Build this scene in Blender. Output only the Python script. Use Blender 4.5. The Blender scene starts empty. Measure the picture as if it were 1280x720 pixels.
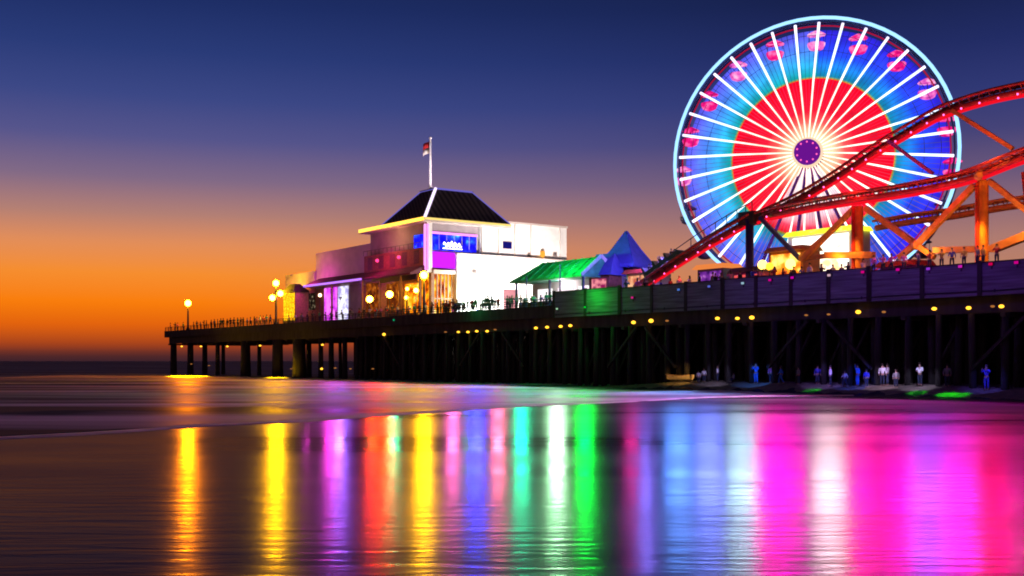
import bpy, math, random
from mathutils import Vector, Matrix
random.seed(7)
C = bpy.context.scene
COL = C.collection
PI = math.pi
F = 1400.0            # focal length in pixels of a 1280 wide picture
CAMH = 3.4
HOR = 451.0
A0 = (45.3, 99.06)    # front edge of the pier where it leaves the view
E = (0.579, -0.8155)  # along the pier, towards the shore
N = (0.8155, 0.579)   # across the pier, away from the viewer
ROT = math.atan2(E[1], E[0])
DECK = CAMH + 7.6
def W(a, b, z=0.0): return Vector((A0[0]+a*E[0]+b*N[0], A0[1]+a*E[1]+b*N[1], z))
def ca(x, b):         # pier station seen at picture column x, on the line b
    u = (x-640)/F
    return (u*(A0[1]+b*N[1]) - A0[0]-b*N[0]) / (E[0]-u*E[1])
def cb(x, a):
    u = (x-640)/F
    return (u*(A0[1]+a*E[1]) - A0[0]-a*E[0]) / (N[0]-u*N[1])
def rz(y, a, b): return CAMH + (HOR-y)/F*(A0[1]+a*E[1]+b*N[1])
def pb(x, y, b):      # (a, b, z) for a picture point on the plane b
    a = ca(x, b); return Vector((a, b, rz(y, a, b)))
def pa(x, y, a):
    b = cb(x, a); return Vector((a, b, rz(y, a, b)))
def ground(x, y, z=0.0):
    Y = F*(CAMH-z)/(y-HOR); return Vector(((x-640)/F*Y, Y, z))

# ------------------------------------------------------------------ materials
def s2l(c):
    return tuple(((v/255)/12.92 if v/255 <= .04045 else ((v/255+.055)/1.055)**2.4) for v in c)
def nm(name):
    m = bpy.data.materials.new(name); m.use_nodes = True
    nt = m.node_tree; nt.nodes.clear()
    out = nt.nodes.new('ShaderNodeOutputMaterial')
    return m, nt, out
def paint(name, col, rough=.6, metal=0, var=.25, scale=2.0, bump=.0, spec=.5, stretch=(1,1,1)):
    m, nt, out = nm(name)
    p = nt.nodes.new('ShaderNodeBsdfPrincipled')
    p.inputs['Roughness'].default_value = rough; p.inputs['Metallic'].default_value = metal
    p.inputs['Specular IOR Level'].default_value = spec
    tc = nt.nodes.new('ShaderNodeTexCoord'); mp = nt.nodes.new('ShaderNodeMapping'); mp.inputs['Scale'].default_value = stretch
    n = nt.nodes.new('ShaderNodeTexNoise'); n.inputs['Scale'].default_value = scale; n.inputs['Detail'].default_value = 5
    nt.links.new(tc.outputs['Object'], mp.inputs[0]); nt.links.new(mp.outputs[0], n.inputs['Vector'])
    r = nt.nodes.new('ShaderNodeValToRGB')
    r.color_ramp.elements[0].position = .3; r.color_ramp.elements[1].position = .7
    r.color_ramp.elements[0].color = (*[c*(1-var) for c in col], 1)
    r.color_ramp.elements[1].color = (*[min(1, c*(1+var*.6)) for c in col], 1)
    nt.links.new(n.outputs['Fac'], r.inputs[0]); nt.links.new(r.outputs[0], p.inputs['Base Color'])
    if bump:
        b = nt.nodes.new('ShaderNodeBump'); b.inputs['Strength'].default_value = bump; b.inputs['Distance'].default_value = .05
        nt.links.new(n.outputs['Fac'], b.inputs['Height']); nt.links.new(b.outputs[0], p.inputs['Normal'])
    nt.links.new(p.outputs[0], out.inputs[0])
    return m
def emis(name, col, st):
    m, nt, out = nm(name)
    e = nt.nodes.new('ShaderNodeEmission'); e.inputs[0].default_value = (*s2l(col), 1); e.inputs[1].default_value = st
    nt.links.new(e.outputs[0], out.inputs[0]); return m
def emis_lin(name, col, st):
    m, nt, out = nm(name)
    e = nt.nodes.new('ShaderNodeEmission'); e.inputs[0].default_value = (*col, 1); e.inputs[1].default_value = st
    nt.links.new(e.outputs[0], out.inputs[0]); return m
def emis_noise(name, stops, st, scale=3.0, detail=3):
    m, nt, out = nm(name)
    tc = nt.nodes.new('ShaderNodeTexCoord')
    n = nt.nodes.new('ShaderNodeTexNoise'); n.inputs['Scale'].default_value = scale; n.inputs['Detail'].default_value = detail
    nt.links.new(tc.outputs['Object'], n.inputs['Vector'])
    r = nt.nodes.new('ShaderNodeValToRGB'); cr = r.color_ramp
    while len(cr.elements) < len(stops): cr.elements.new(.5)
    for el, (p, c) in zip(cr.elements, stops): el.position = p; el.color = (*s2l(c), 1)
    e = nt.nodes.new('ShaderNodeEmission'); e.inputs[1].default_value = st
    nt.links.new(n.outputs['Fac'], r.inputs[0]); nt.links.new(r.outputs[0], e.inputs[0]); nt.links.new(e.outputs[0], out.inputs[0])
    return m
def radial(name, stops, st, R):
    """spoke and blur glow whose colour changes with the distance from the wheel's axle"""
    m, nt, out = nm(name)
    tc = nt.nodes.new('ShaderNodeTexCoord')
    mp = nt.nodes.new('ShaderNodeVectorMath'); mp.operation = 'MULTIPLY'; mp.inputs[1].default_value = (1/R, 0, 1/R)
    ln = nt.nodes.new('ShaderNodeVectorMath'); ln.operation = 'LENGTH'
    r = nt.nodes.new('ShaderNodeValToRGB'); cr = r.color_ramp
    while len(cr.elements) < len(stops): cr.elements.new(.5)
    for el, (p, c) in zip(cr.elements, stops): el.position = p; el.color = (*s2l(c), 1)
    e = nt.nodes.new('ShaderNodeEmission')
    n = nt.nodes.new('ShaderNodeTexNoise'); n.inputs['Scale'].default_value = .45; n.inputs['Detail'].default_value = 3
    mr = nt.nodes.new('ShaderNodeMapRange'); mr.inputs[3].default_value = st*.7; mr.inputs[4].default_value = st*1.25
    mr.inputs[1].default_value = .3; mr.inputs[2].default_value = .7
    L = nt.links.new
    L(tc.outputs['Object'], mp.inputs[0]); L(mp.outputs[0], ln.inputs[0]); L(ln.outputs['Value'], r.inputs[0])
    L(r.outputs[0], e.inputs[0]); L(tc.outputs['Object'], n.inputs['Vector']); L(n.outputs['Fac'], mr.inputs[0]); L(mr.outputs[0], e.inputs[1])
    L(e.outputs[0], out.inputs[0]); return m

M = {}
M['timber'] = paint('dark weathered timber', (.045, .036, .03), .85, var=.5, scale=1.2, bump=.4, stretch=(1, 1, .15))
M['pile'] = paint('creosoted pile', (.03, .027, .024), .8, var=.6, scale=1.0, bump=.4, stretch=(3, 3, .3))
M['deckwood'] = paint('deck boards', (.09, .07, .055), .8, var=.4, scale=2, stretch=(.2, 3, 1))
M['fence'] = paint('grey fence boards', (.20, .19, .22), .75, var=.55, scale=1.5, bump=.2, stretch=(.15, 1, 3))
M['steel'] = paint('dark steel', (.05, .05, .06), .45, .6)
M['white'] = paint('white stucco', (.78, .76, .74), .75, var=.12, scale=.6)
M['cream'] = paint('cream stucco', (.55, .46, .42), .75, var=.15, scale=.5)
M['grey'] = paint('grey stucco', (.30, .25, .27), .8, var=.2, scale=.6)
M['maroon'] = paint('maroon shingles', (.13, .035, .06), .8, var=.4, scale=3)
M['brick'] = paint('red cladding', (.28, .085, .06), .8, var=.35, scale=2)
M['wood'] = paint('brown wood panel', (.30, .15, .08), .6, var=.3, scale=3)
M['greenroof'] = paint('green metal roof', (.05, .42, .22), .5, var=.5, scale=.9, stretch=(1, 1, 1))
M['bluefab'] = paint('blue canvas', (.10, .10, .50), .7, var=.2, scale=1)
M['orange'] = paint('orange painted steel', (.62, .27, .04), .4, var=.3, scale=1.5)
M['redsteel'] = paint('red painted steel', (.50, .045, .03), .35, var=.4, scale=1.5)
M['tiestl'] = paint('red brown ties', (.34, .06, .05), .5)
M['navy'] = paint('navy steel', (.03, .03, .16), .5)
M['purplesteel'] = paint('purple steel', (.30, .05, .46), .45)
M['glass'] = paint('dark glass', (.02, .03, .08), .1)
M['skin'] = paint('skin', (.42, .25, .18), .6, var=.05)
M['hair'] = paint('hair', (.03, .02, .015), .7)
M['jean'] = paint('denim', (.03, .045, .10), .8)
for k, c in dict(sh_black=(.03,.03,.035), sh_white=(.75,.75,.78), sh_blue=(.05,.22,.75), sh_red=(.45,.04,.05), sh_grey=(.25,.25,.27), sh_green=(.05,.28,.14), sh_pink=(.65,.18,.42), sh_yellow=(.6,.42,.08), sh_navy=(.06,.06,.5)).items():
    M[k] = paint(k, c, .8)
M['concrete'] = paint('concrete', (.25, .24, .23), .9)
M['boat'] = paint('cream boat paint', (.72, .6, .36), .5)

# roof with standing seams
def seam_roof(name):
    m, nt, out = nm(name); p = nt.nodes.new('ShaderNodeBsdfPrincipled'); p.inputs['Roughness'].default_value = .7
    tc = nt.nodes.new('ShaderNodeTexCoord'); w = nt.nodes.new('ShaderNodeTexWave'); w.inputs['Scale'].default_value = .55
    w.bands_direction = 'DIAGONAL'; w.inputs['Distortion'].default_value = 1.2; w.inputs['Detail'].default_value = 3
    r = nt.nodes.new('ShaderNodeValToRGB'); r.color_ramp.elements[0].color = (.030, .019, .017, 1); r.color_ramp.elements[1].color = (.14, .09, .075, 1)
    nt.links.new(tc.outputs['Object'], w.inputs[0]); nt.links.new(w.outputs['Fac'], r.inputs[0]); nt.links.new(r.outputs[0], p.inputs[0]); nt.links.new(p.outputs[0], out.inputs[0])
    return m
M['roof'] = seam_roof('dark shingle roof')

# ------------------------------------------------------------------ mesh builder
class MB:
    def __init__(s): s.v = []; s.f = []
    def add(s, vs, fs):
        k = len(s.v); s.v += [tuple(v) for v in vs]; s.f += [tuple(i+k for i in f) for f in fs]; return s
    def box(s, x0, x1, y0, y1, z0, z1):
        x0, x1 = sorted((x0, x1)); y0, y1 = sorted((y0, y1)); z0, z1 = sorted((z0, z1))
        return s.add([(x0,y0,z0),(x1,y0,z0),(x1,y1,z0),(x0,y1,z0),(x0,y0,z1),(x1,y0,z1),(x1,y1,z1),(x0,y1,z1)],
                     [(3,2,1,0),(4,5,6,7),(0,1,5,4),(1,2,6,5),(2,3,7,6),(3,0,4,7)])
    def hexa(s, bot, top):   # four bottom and four top points, counter-clockwise from above
        return s.add(list(bot)+list(top), [(3,2,1,0),(4,5,6,7),(0,1,5,4),(1,2,6,5),(2,3,7,6),(3,0,4,7)])
    def tube(s, pts, r, n=8, closed=False):
        pts = [Vector(p) for p in pts]; m = len(pts); rr = r if isinstance(r, (list, tuple)) else [r]*m
        vs = []; up0 = None
        for i, p in enumerate(pts):
            if closed: t = pts[(i+1) % m]-pts[i-1]
            else: t = pts[min(i+1, m-1)]-pts[max(i-1, 0)]
            t.normalize()
            if up0 is None:
                up0 = Vector((0,0,1)) if abs(t.z) < .9 else Vector((1,0,0))
            a = t.cross(up0)
            if a.length < 1e-4: a = t.cross(Vector((0,1,0)))
            a.normalize(); b = t.cross(a).normalized(); up0 = -b if b.dot(up0) < 0 else b
            for k in range(n):
                th = 2*PI*k/n; vs.append(p+(a*math.cos(th)+up0*math.sin(th))*rr[i])
        fs = []
        for i in range(m if closed else m-1):
            j = (i+1) % m
            for k in range(n):
                l = (k+1) % n; fs.append((i*n+k, i*n+l, j*n+l, j*n+k))
        if not closed: fs += [tuple(range(n))[::-1], tuple((m-1)*n+k for k in range(n))]
        return s.add(vs, fs)
    def beam(s, p, q, w, h=None):   # rectangular bar
        p, q = Vector(p), Vector(q); h = h or w; t = (q-p).normalized()
        a = t.cross(Vector((0,0,1)))
        if a.length < 1e-3: a = Vector((1,0,0))
        a.normalize(); b = a.cross(t).normalized(); a = a*w/2; b = b*h/2
        vs = [p-a-b, p+a-b, p+a+b, p-a+b, q-a-b, q+a-b, q+a+b, q-a+b]
        return s.add(vs, [(0,1,2,3),(7,6,5,4),(4,5,1,0),(5,6,2,1),(6,7,3,2),(7,4,0,3)])
    def lathe(s, prof, c=(0,0,0), n=12):
        vs = []; 
        for r, z in prof:
            for k in range(n):
                th = 2*PI*k/n; vs.append((c[0]+r*math.cos(th), c[1]+r*math.sin(th), c[2]+z))
        fs = []; m = len(prof)
        for i in range(m-1):
            for k in range(n):
                l = (k+1) % n; fs.append((i*n+k, i*n+l, (i+1)*n+l, (i+1)*n+k))
        fs += [tuple(range(n))[::-1], tuple((m-1)*n+k for k in range(n))]
        return s.add(vs, fs)
    def ball(s, c, r, n=10, sz=1.0):
        return s.lathe([(max(.02*r, r*math.sin(PI*i/7)), -r*sz*math.cos(PI*i/7)) for i in range(8)], c, n)
    def build(s, name, mat, parent=None, smooth=False, loc=None, rot=0):
        me = bpy.data.meshes.new(name); me.from_pydata(s.v, [], s.f); me.update()
        if smooth: me.polygons.foreach_set('use_smooth', [True]*len(me.polygons))
        o = bpy.data.objects.new(name, me); COL.objects.link(o); me.materials.append(mat)
        if parent is not None: o.parent = parent
        if loc is not None: o.location = loc; o.rotation_euler = (0,0,rot)
        return o
def thing(name, label, cat, a=0, b=0, z=0, rot=0, group=None, world=None):
    o = bpy.data.objects.new(name, None); COL.objects.link(o); o.empty_display_size = .3
    o.location = world if world is not None else W(a, b, z); o.rotation_euler = (0, 0, ROT+rot if world is None else rot)
    o['label'] = label; o['category'] = cat
    if group: o['group'] = group
    return o
def kids(o, cache={}):
    return [c for c in bpy.data.objects if c.parent == o]
def dup(root, tree, loc, rot, label=None, group=None, scale=None):
    """tree: list of (part, [subparts])"""
    r = root.copy(); COL.objects.link(r); r.location = loc; r.rotation_euler = (0,0,rot)
    if label: r['label'] = label
    if group: r['group'] = group
    if scale: r.scale = scale
    for p, subs in tree:
        c = p.copy(); COL.objects.link(c); c.parent = r
        for g in subs:
            d = g.copy(); COL.objects.link(d); d.parent = c
    return r
def lamp(name, kind, loc, power, col, size=.3, parent=None, spot=None, target=None):
    l = bpy.data.lights.new(name, kind); l.energy = power; l.color = s2l(col)
    if kind in ('POINT', 'SPOT'): l.shadow_soft_size = size
    if kind == 'SPOT': l.spot_size = spot or 1.5; l.spot_blend = .6
    if kind == 'AREA': l.size = size
    o = bpy.data.objects.new(name, l); COL.objects.link(o); o.location = loc
    if target is not None:
        o.rotation_euler = (Vector(target)-Vector(loc)).to_track_quat('-Z', 'Y').to_euler()
    return o

# ------------------------------------------------------------------ camera
cd = bpy.data.cameras.new('camera'); cam = bpy.data.objects.new('camera', cd); COL.objects.link(cam)
cam.location = (0, 0, CAMH); cam.rotation_euler = (PI/2, 0, 0)
cd.sensor_width = 36; cd.lens = F/1280*36; cd.shift_y = (HOR-360)/1280; cd.clip_end = 30000; cd.clip_start = .1
C.camera = cam

# ------------------------------------------------------------------ sky
w = bpy.data.worlds.new('World'); C.world = w; w.use_nodes = True
nt = w.node_tree; nt.nodes.clear(); L = nt.links.new
out = nt.nodes.new('ShaderNodeOutputWorld'); bg = nt.nodes.new('ShaderNodeBackground')
tc = nt.nodes.new('ShaderNodeTexCoord'); sp = nt.nodes.new('ShaderNodeSeparateXYZ'); L(tc.outputs['Generated'], sp.inputs[0])
def math_(op, a, b=None, clamp=False):
    n = nt.nodes.new('ShaderNodeMath'); n.operation = op; n.use_clamp = clamp
    for i, v in enumerate((a, b)):
        if v is None: continue
        if isinstance(v, (int, float)): n.inputs[i].default_value = v
        else: L(v, n.inputs[i])
    return n.outputs[0]
hx = math_('MULTIPLY', sp.outputs[0], sp.outputs[0]); hy = math_('MULTIPLY', sp.outputs[1], sp.outputs[1])
hl = math_('SQRT', math_('ADD', hx, hy)); el = math_('DIVIDE', sp.outputs[2], math_('MAXIMUM', hl, .001))
elc = math_('MULTIPLY', el, 1.0, True)
def ramp(stops):
    r = nt.nodes.new('ShaderNodeValToRGB'); cr = r.color_ramp; cr.interpolation = 'LINEAR'
    while len(cr.elements) < len(stops): cr.elements.new(.5)
    for e_, (p, c) in zip(cr.elements, stops): e_.position = p; e_.color = (*s2l(c), 1)
    L(elc, r.inputs[0]); return r.outputs[0]
west = ramp([(0,(62,34,42)),(.006,(88,42,40)),(.014,(165,66,28)),(.03,(226,98,14)),(.05,(250,126,12)),(.075,(246,142,48)),(.1,(226,142,90)),
             (.125,(180,128,116)),(.155,(130,106,134)),(.19,(86,85,140)),(.225,(60,72,134)),(.265,(42,59,120)),(.31,(30,46,102)),(.36,(22,36,80)),(.6,(10,18,44)),(1,(5,9,24))])
east = ramp([(0,(60,36,46)),(.014,(110,60,55)),(.04,(170,105,80)),(.075,(188,128,102)),(.1,(176,124,112)),
             (.125,(146,108,118)),(.155,(108,88,122)),(.19,(70,68,120)),(.225,(48,56,116)),(.265,(34,44,100)),(.31,(24,34,78)),(.36,(19,28,62)),(.6,(9,14,36)),(1,(5,8,22))])
# how far round from the afterglow
dx = math_('DIVIDE', sp.outputs[0], math_('MAXIMUM', hl, .001)); dy = math_('DIVIDE', sp.outputs[1], math_('MAXIMUM', hl, .001))
sw = (-.40, .9165)
dt = math_('ADD', math_('MULTIPLY', dx, sw[0]), math_('MULTIPLY', dy, sw[1]))
mr = nt.nodes.new('ShaderNodeMapRange'); mr.inputs[1].default_value = .99; mr.inputs[2].default_value = .79; mr.inputs[3].default_value = 0; mr.inputs[4].default_value = 1
L(dt, mr.inputs[0])
mx = nt.nodes.new('ShaderNodeMix'); mx.data_type = 'RGBA'; L(mr.outputs[0], mx.inputs['Factor']); L(west, mx.inputs['A']); L(east, mx.inputs['B'])
L(mx.outputs['Result'], bg.inputs[0]); bg.inputs[1].default_value = 1.0
L(bg.outputs[0], out.inputs[0])

# ------------------------------------------------------------------ ground and sea
def glossy_ground(name, base, rough, spec, bscale, bstr, stretch, base2=None, noise2=(.02, .25, 1), tint=None, rvar=.06, wet=.24):
    m, nt, out = nm(name); L = nt.links.new
    p = nt.nodes.new('ShaderNodeBsdfPrincipled'); p.inputs['Roughness'].default_value = rough
    p.inputs['IOR'].default_value = 1.33; p.inputs['Specular IOR Level'].default_value = spec
    p.inputs['Base Color'].default_value = (*base, 1)
    if tint: p.inputs['Specular Tint'].default_value = (*tint, 1)
    g = nt.nodes.new('ShaderNodeNewGeometry')
    mp = nt.nodes.new('ShaderNodeMapping'); mp.inputs['Scale'].default_value = stretch; L(g.outputs['Position'], mp.inputs[0])
    n = nt.nodes.new('ShaderNodeTexNoise'); n.inputs['Scale'].default_value = bscale; n.inputs['Detail'].default_value = 4; n.inputs['Distortion'].default_value = .6
    L(mp.outputs[0], n.inputs['Vector'])
    b = nt.nodes.new('ShaderNodeBump'); b.inputs['Strength'].default_value = 1.0; b.inputs['Distance'].default_value = bstr
    L(n.outputs['Fac'], b.inputs['Height']); L(b.outputs[0], p.inputs['Normal'])
    mp2 = nt.nodes.new('ShaderNodeMapping'); mp2.inputs['Scale'].default_value = noise2; L(g.outputs['Position'], mp2.inputs[0])
    n2 = nt.nodes.new('ShaderNodeTexNoise'); n2.inputs['Scale'].default_value = 1; n2.inputs['Detail'].default_value = 4; n2.inputs['Distortion'].default_value = .5
    L(mp2.outputs[0], n2.inputs['Vector'])
    mr = nt.nodes.new('ShaderNodeMapRange'); mr.inputs[1].default_value = .35; mr.inputs[2].default_value = .68
    mr.inputs[3].default_value = rough-rvar; mr.inputs[4].default_value = rough+rvar
    L(n2.outputs['Fac'], mr.inputs[0]); L(mr.outputs[0], p.inputs['Roughness'])
    if base2:
        r = nt.nodes.new('ShaderNodeValToRGB'); r.color_ramp.elements[0].position = .38; r.color_ramp.elements[1].position = .68
        r.color_ramp.elements[0].color = (*base, 1); r.color_ramp.elements[1].color = (*base2, 1)
        L(n2.outputs['Fac'], r.inputs[0]); L(r.outputs[0], p.inputs['Base Color'])
    df = nt.nodes.new('ShaderNodeBsdfDiffuse'); df.inputs[0].default_value = (*base, 1); mx_ = nt.nodes.new('ShaderNodeMixShader'); mx_.inputs[0].default_value = wet
    if base2: L(r.outputs[0], df.inputs[0])
    L(df.outputs[0], mx_.inputs[1]); L(p.outputs[0], mx_.inputs[2]); L(mx_.outputs[0], out.inputs[0]); return m
M['wetsand'] = glossy_ground('wet sand', (.044, .046, .058), .20, .28, 1.0, .021, (.38, 1.9, 1), (.07, .068, .08), (.03, .12, 1))
M['sea'] = glossy_ground('long smooth sea', (.02, .017, .026), .45, .30, 1.0, .03, (.12, .7, 1), (.62, .58, .66), (.012, .11, 1), rvar=.08)
M['foam'] = paint('sea foam', (.5,.46,.48), .8, var=.4, scale=.6)
M['berm'] = paint('dry sand', (.20, .17, .11), .95, var=.3, scale=1.5)

def interp(pts, x):
    if x <= pts[0][0]: return pts[0][1]
    for (x0, y0), (x1, y1) in zip(pts, pts[1:]):
        if x <= x1: return y0+(y1-y0)*(x-x0)/(x1-x0)
    return pts[-1][1]
# edge of the swash, in plan: x/y slope against distance
edge = [(u, F*CAMH/(y-HOR)) for u, y in [((x-640)/F, y) for x, y in
        [(-3600,640),(-1500,598),(-500,566),(0,548),(200,537.5),(400,525.5),(560,514),(640,509),(720,505.5),(800,502),(880,497.5),(960,495),(1100,494.5),(1400,494)]]]
def bump_(d, w): return math.exp(-(d/w)**2)
ridge1 = [((x-640)/F, F*CAMH/(y-HOR)) for x, y in [(-800,536),(0,519),(300,512),(640,498),(760,494),(900,490)]]
ridge2 = [((x-640)/F, F*CAMH/(y-HOR)) for x, y in [(-800,506),(0,496),(400,489),(640,483),(900,479)]]
ridge3 = [((x-640)/F, F*CAMH/(y-HOR)) for x, y in [(-800,478),(0,473),(200,470),(640,468),(900,468)]]
us = [-2.6+i*.1 for i in range(20)]+[-.6+i*.0125 for i in range(63)]
us += [.1875+i*.03 for i in range(13)]; us = sorted(set(us)); us = [u for u in us if u <= .56]
vsd = [0,.12,.3,.6,1,1.5,2,2.6,3.2,4,4.8,5.6,6.5,7.5,8.5,9.5,11,12.5,14,16,18,20,22,24,27,30,33,36,40,45,50,56,62,70,80,92,106,125,150,180,220,280,360,480,650,900,1400,2200,3600,6000,9000]
mb = MB(); 
for u in us:
    y0 = interp(edge, u)+.5*math.sin(u*17)+.25*math.sin(u*41+1)
    for d in vsd:
        Y = y0+d; z = .05*min(1, d/.5)
        for rg, h, wd in ((ridge1, .20, 1.6), (ridge2, .24, 2.6), (ridge3, .6, 5.0)):
            q = Y-interp(rg, u)-.8*math.sin(u*9+wd)
            z += h*(bump_(q, wd) if q < 0 else bump_(q, wd*2.2))*(.7+.3*math.sin(u*23+wd*3))
        z += .05*bump_(d-.9, .7)
        mb.v.append((u*Y, Y, z if d > 0 else -.03))
nv = len(vsd)
for i in range(len(us)-1):
    for j in range(nv-1):
        mb.f.append((i*nv+j, (i+1)*nv+j, (i+1)*nv+j+1, i*nv+j+1))
sea = mb.build('sea', M['sea'], smooth=True); sea['kind'] = 'structure'
mb = MB(); fo = [u for u in us]
for u in fo:
    y0 = interp(edge, u)+.5*math.sin(u*17)+.25*math.sin(u*41+1); wd = .45+.25*math.sin(u*29)
    for d, z in ((-wd-.25, .004), (-wd*.5, .05), (.02, .062), (.35, .07), (.36, .02)): mb.v.append((u*(y0+d), y0+d, z))
for i in range(len(fo)-1):
    for j in range(4): mb.f.append((i*5+j, (i+1)*5+j, (i+1)*5+j+1, i*5+j+1))
foam = mb.build('foam', M['foam'], smooth=True); foam['kind'] = 'stuff'; foam['label'] = 'thin pale line of foam along the edge of the swash'

# wet beach: one sheet with a low bank of dry sand under the shore end of the pier
mb = MB()
def tong(X, Y):   # thin sheet-flow lip that crosses the right foreground
    z = 0
    for pts, h, wd in (([(840,498),(940,505),(1080,512),(1280,522),(1500,530)], .06, .7), ([(600,506),(760,500),(900,507),(1100,506),(1300,508),(1500,508)], .05, .8)):
        u = X/max(Y, 1); lo = (pts[0][0]-640)/F
        if u > lo-.05:
            yy = interp([((x-640)/F, F*CAMH/(y-HOR)) for x, y in pts], u)
            z += h*bump_(Y-yy, wd)*min(1, max(0, (u-lo+.05)/.1))
    return z
xs = sorted(set([-9000,-3000,-1000,-400,-200,-120,-80]+[-60+i*1.5 for i in range(100)]+[100,120,150,200,300,600,1500,4000,9000]))
ys = sorted(set([-300,-60,-10,0,4,8,12,16]+[18+i*.5 for i in range(170)]+[104+i*3 for i in range(20)]+[170,190,220,300,500,1000,3000,9000]))
cut = 0
for X in xs:
    for Y in ys:
        a = (X-A0[0])*E[0]+(Y-A0[1])*E[1]; b = (X-A0[0])*N[0]+(Y-A0[1])*N[1]
        z = tong(X, Y) if Y < 100 else 0
        ka = min(1, max(0, (a+62)/22)); kb = min(1, max(0, (b+4.5)/6)); ka = ka*ka*(3-2*ka); kb = kb*kb*(3-2*kb)
        z += ka*kb*(.95+.1*math.sin(a*.4)+.08*math.sin(a*1.1+b))
        if a < -62 and Y > 60: z = -.5
        mb.v.append((X, Y, z))
n = len(ys)
for i in range(len(xs)-1):
    for j in range(n-1): mb.f.append((i*n+j, (i+1)*n+j, (i+1)*n+j+1, i*n+j+1))
beach = mb.build('beach', M['wetsand'], smooth=True); beach['kind'] = 'structure'
# dry sand bank sheet over it
mb = MB(); aa = [-62+i*2 for i in range(62)]; bb = [-4.6+i*.8 for i in range(45)]
for a in aa:
    for b in bb:
        ka = min(1, max(0, (a+62)/22)); kb = min(1, max(0, (b+4.5)/6)); ka = ka*ka*(3-2*ka); kb = kb*kb*(3-2*kb)
        z = ka*kb*(.95+.1*math.sin(a*.4)+.08*math.sin(a*1.1+b))
        mb.v.append(W(a, b, z+.06*min(1, kb*4, ka*4)-.02))
n = len(bb)
for i in range(len(aa)-1):
    for j in range(n-1): mb.f.append((i*n+j, (i+1)*n+j, (i+1)*n+j+1, i*n+j+1))
o = mb.build('sand_bank', M['berm'], smooth=True); o['kind'] = 'structure'

# ------------------------------------------------------------------ the pier
pier = thing('pier', 'long dark timber pier on rows of pilings running out to sea', 'pier')
AL = ca(206, 0); AR = 76.0
mb = MB(); mb.box(AL, AR, 0, 26, DECK-.25, DECK); mb.box(-128, AR, 26, 60, DECK-.25, DECK)
mb.build('deck', M['deckwood'], pier)
mb = MB(); mb.box(AL, AR, -.12, -.004, DECK-1.6, DECK+.06); mb.build('fascia_beam', M['timber'], pier)
mb = MB(); mb.box(AL-.15, AL-.004, 0, 26, DECK-1.6, DECK+.06); mb.build('end_beam', M['timber'], pier)
mb = MB(); mb.box(AL+.3, AR, 1.0, 1.5, DECK-3.2, DECK-.26); mb.box(AL+.3, AR, 7.0, 7.5, DECK-3.1, DECK-.26); mb.box(AL+.3, AR, 13.0, 13.5, DECK-3.1, DECK-.26); mb.box(AL+.3, AR, 20, 20.5, DECK-3.1, DECK-.26)
mb.build('stringer', M['timber'], pier)
# pile caps run across
mb = MB(); a = AL+2
while a < AR: mb.box(a-.25, a+.25, .3, 24, DECK-3.6, DECK-3.22); a += 10.4
mb.build('pile_cap', M['timber'], pier)
def pile(a, b, r, rk=0):
    m = MB(); z0 = -1.0; top = DECK-3.2
    m.tube([(a+rk, b, z0), (a+rk*.5, b, (z0+top)/2), (a, b, top)], [r*1.08, r, r*.94], 8)
    return m
npl = 0
for x, r, b in ((217,.85,1.2),(238,.8,1.2),(256,.7,7),(272,.55,1.2),(279,.5,7),(307,1.15,1.2),(324,.5,7),(347,1.2,1.2),(374,1.4,1.2),(386,.6,7),(401,.5,1.2),(414,.55,1.2),(431,.5,1.2)):
    pile(ca(x, b), b, r).build('pile', M['pile'], pier, True); npl += 1
a0 = ca(446, .7); k = 0
while a0 < AR-2 and npl < 98:
    pile(a0, .8, .30+.06*random.random(), random.uniform(-.25, .25)).build('pile', M['pile'], pier, True); npl += 1
    if k % 2 == 0 and npl < 98: pile(a0+1.8, 5.5, .33, random.uniform(-.3, .3)).build('pile', M['pile'], pier, True); npl += 1
    a0 += 3.4; k += 1
mb = MB(); a = ca(440, 6)
while a < AR:
    for b in (3, 8.5, 11.5, 15, 18.5, 22, 25.5):
        aj = a+random.uniform(-1.2, 1.2); q = pile(aj, b, .36, random.uniform(-.3, .3)); mb.add(q.v, q.f)
        if random.random() < .4: mb.beam((aj, b, 1.5), (aj+3.4, b, DECK-3.6), .25)
    a += 3.3
o = mb.build('pile_mass', M['pile'], pier, True); o['kind'] = 'stuff'
# diagonal braces on the front
for i, x in enumerate((500,575,655,760,845,960,1090,1215)):
    a = ca(x, .4); m = MB(); m.beam((a, .35, 2.6), (a+5.5*(1 if i % 2 else -1), .35, DECK-3.4), .3, .3); m.build('brace', M['pile'], pier)
# dark backing wall, added to black out the view under the deck
bw = thing('bulkhead', 'added dark backing wall that blacks out the view behind the pilings', 'wall')
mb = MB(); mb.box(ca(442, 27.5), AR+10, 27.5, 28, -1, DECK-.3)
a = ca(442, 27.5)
mb.build('backing', M['timber'], bw)
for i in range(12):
    a = ca(442, 27)+i*14; MB().box(a, a+.4, 27.1, 27.49, -1, DECK-.3).build('post', M['timber'], bw)

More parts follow.
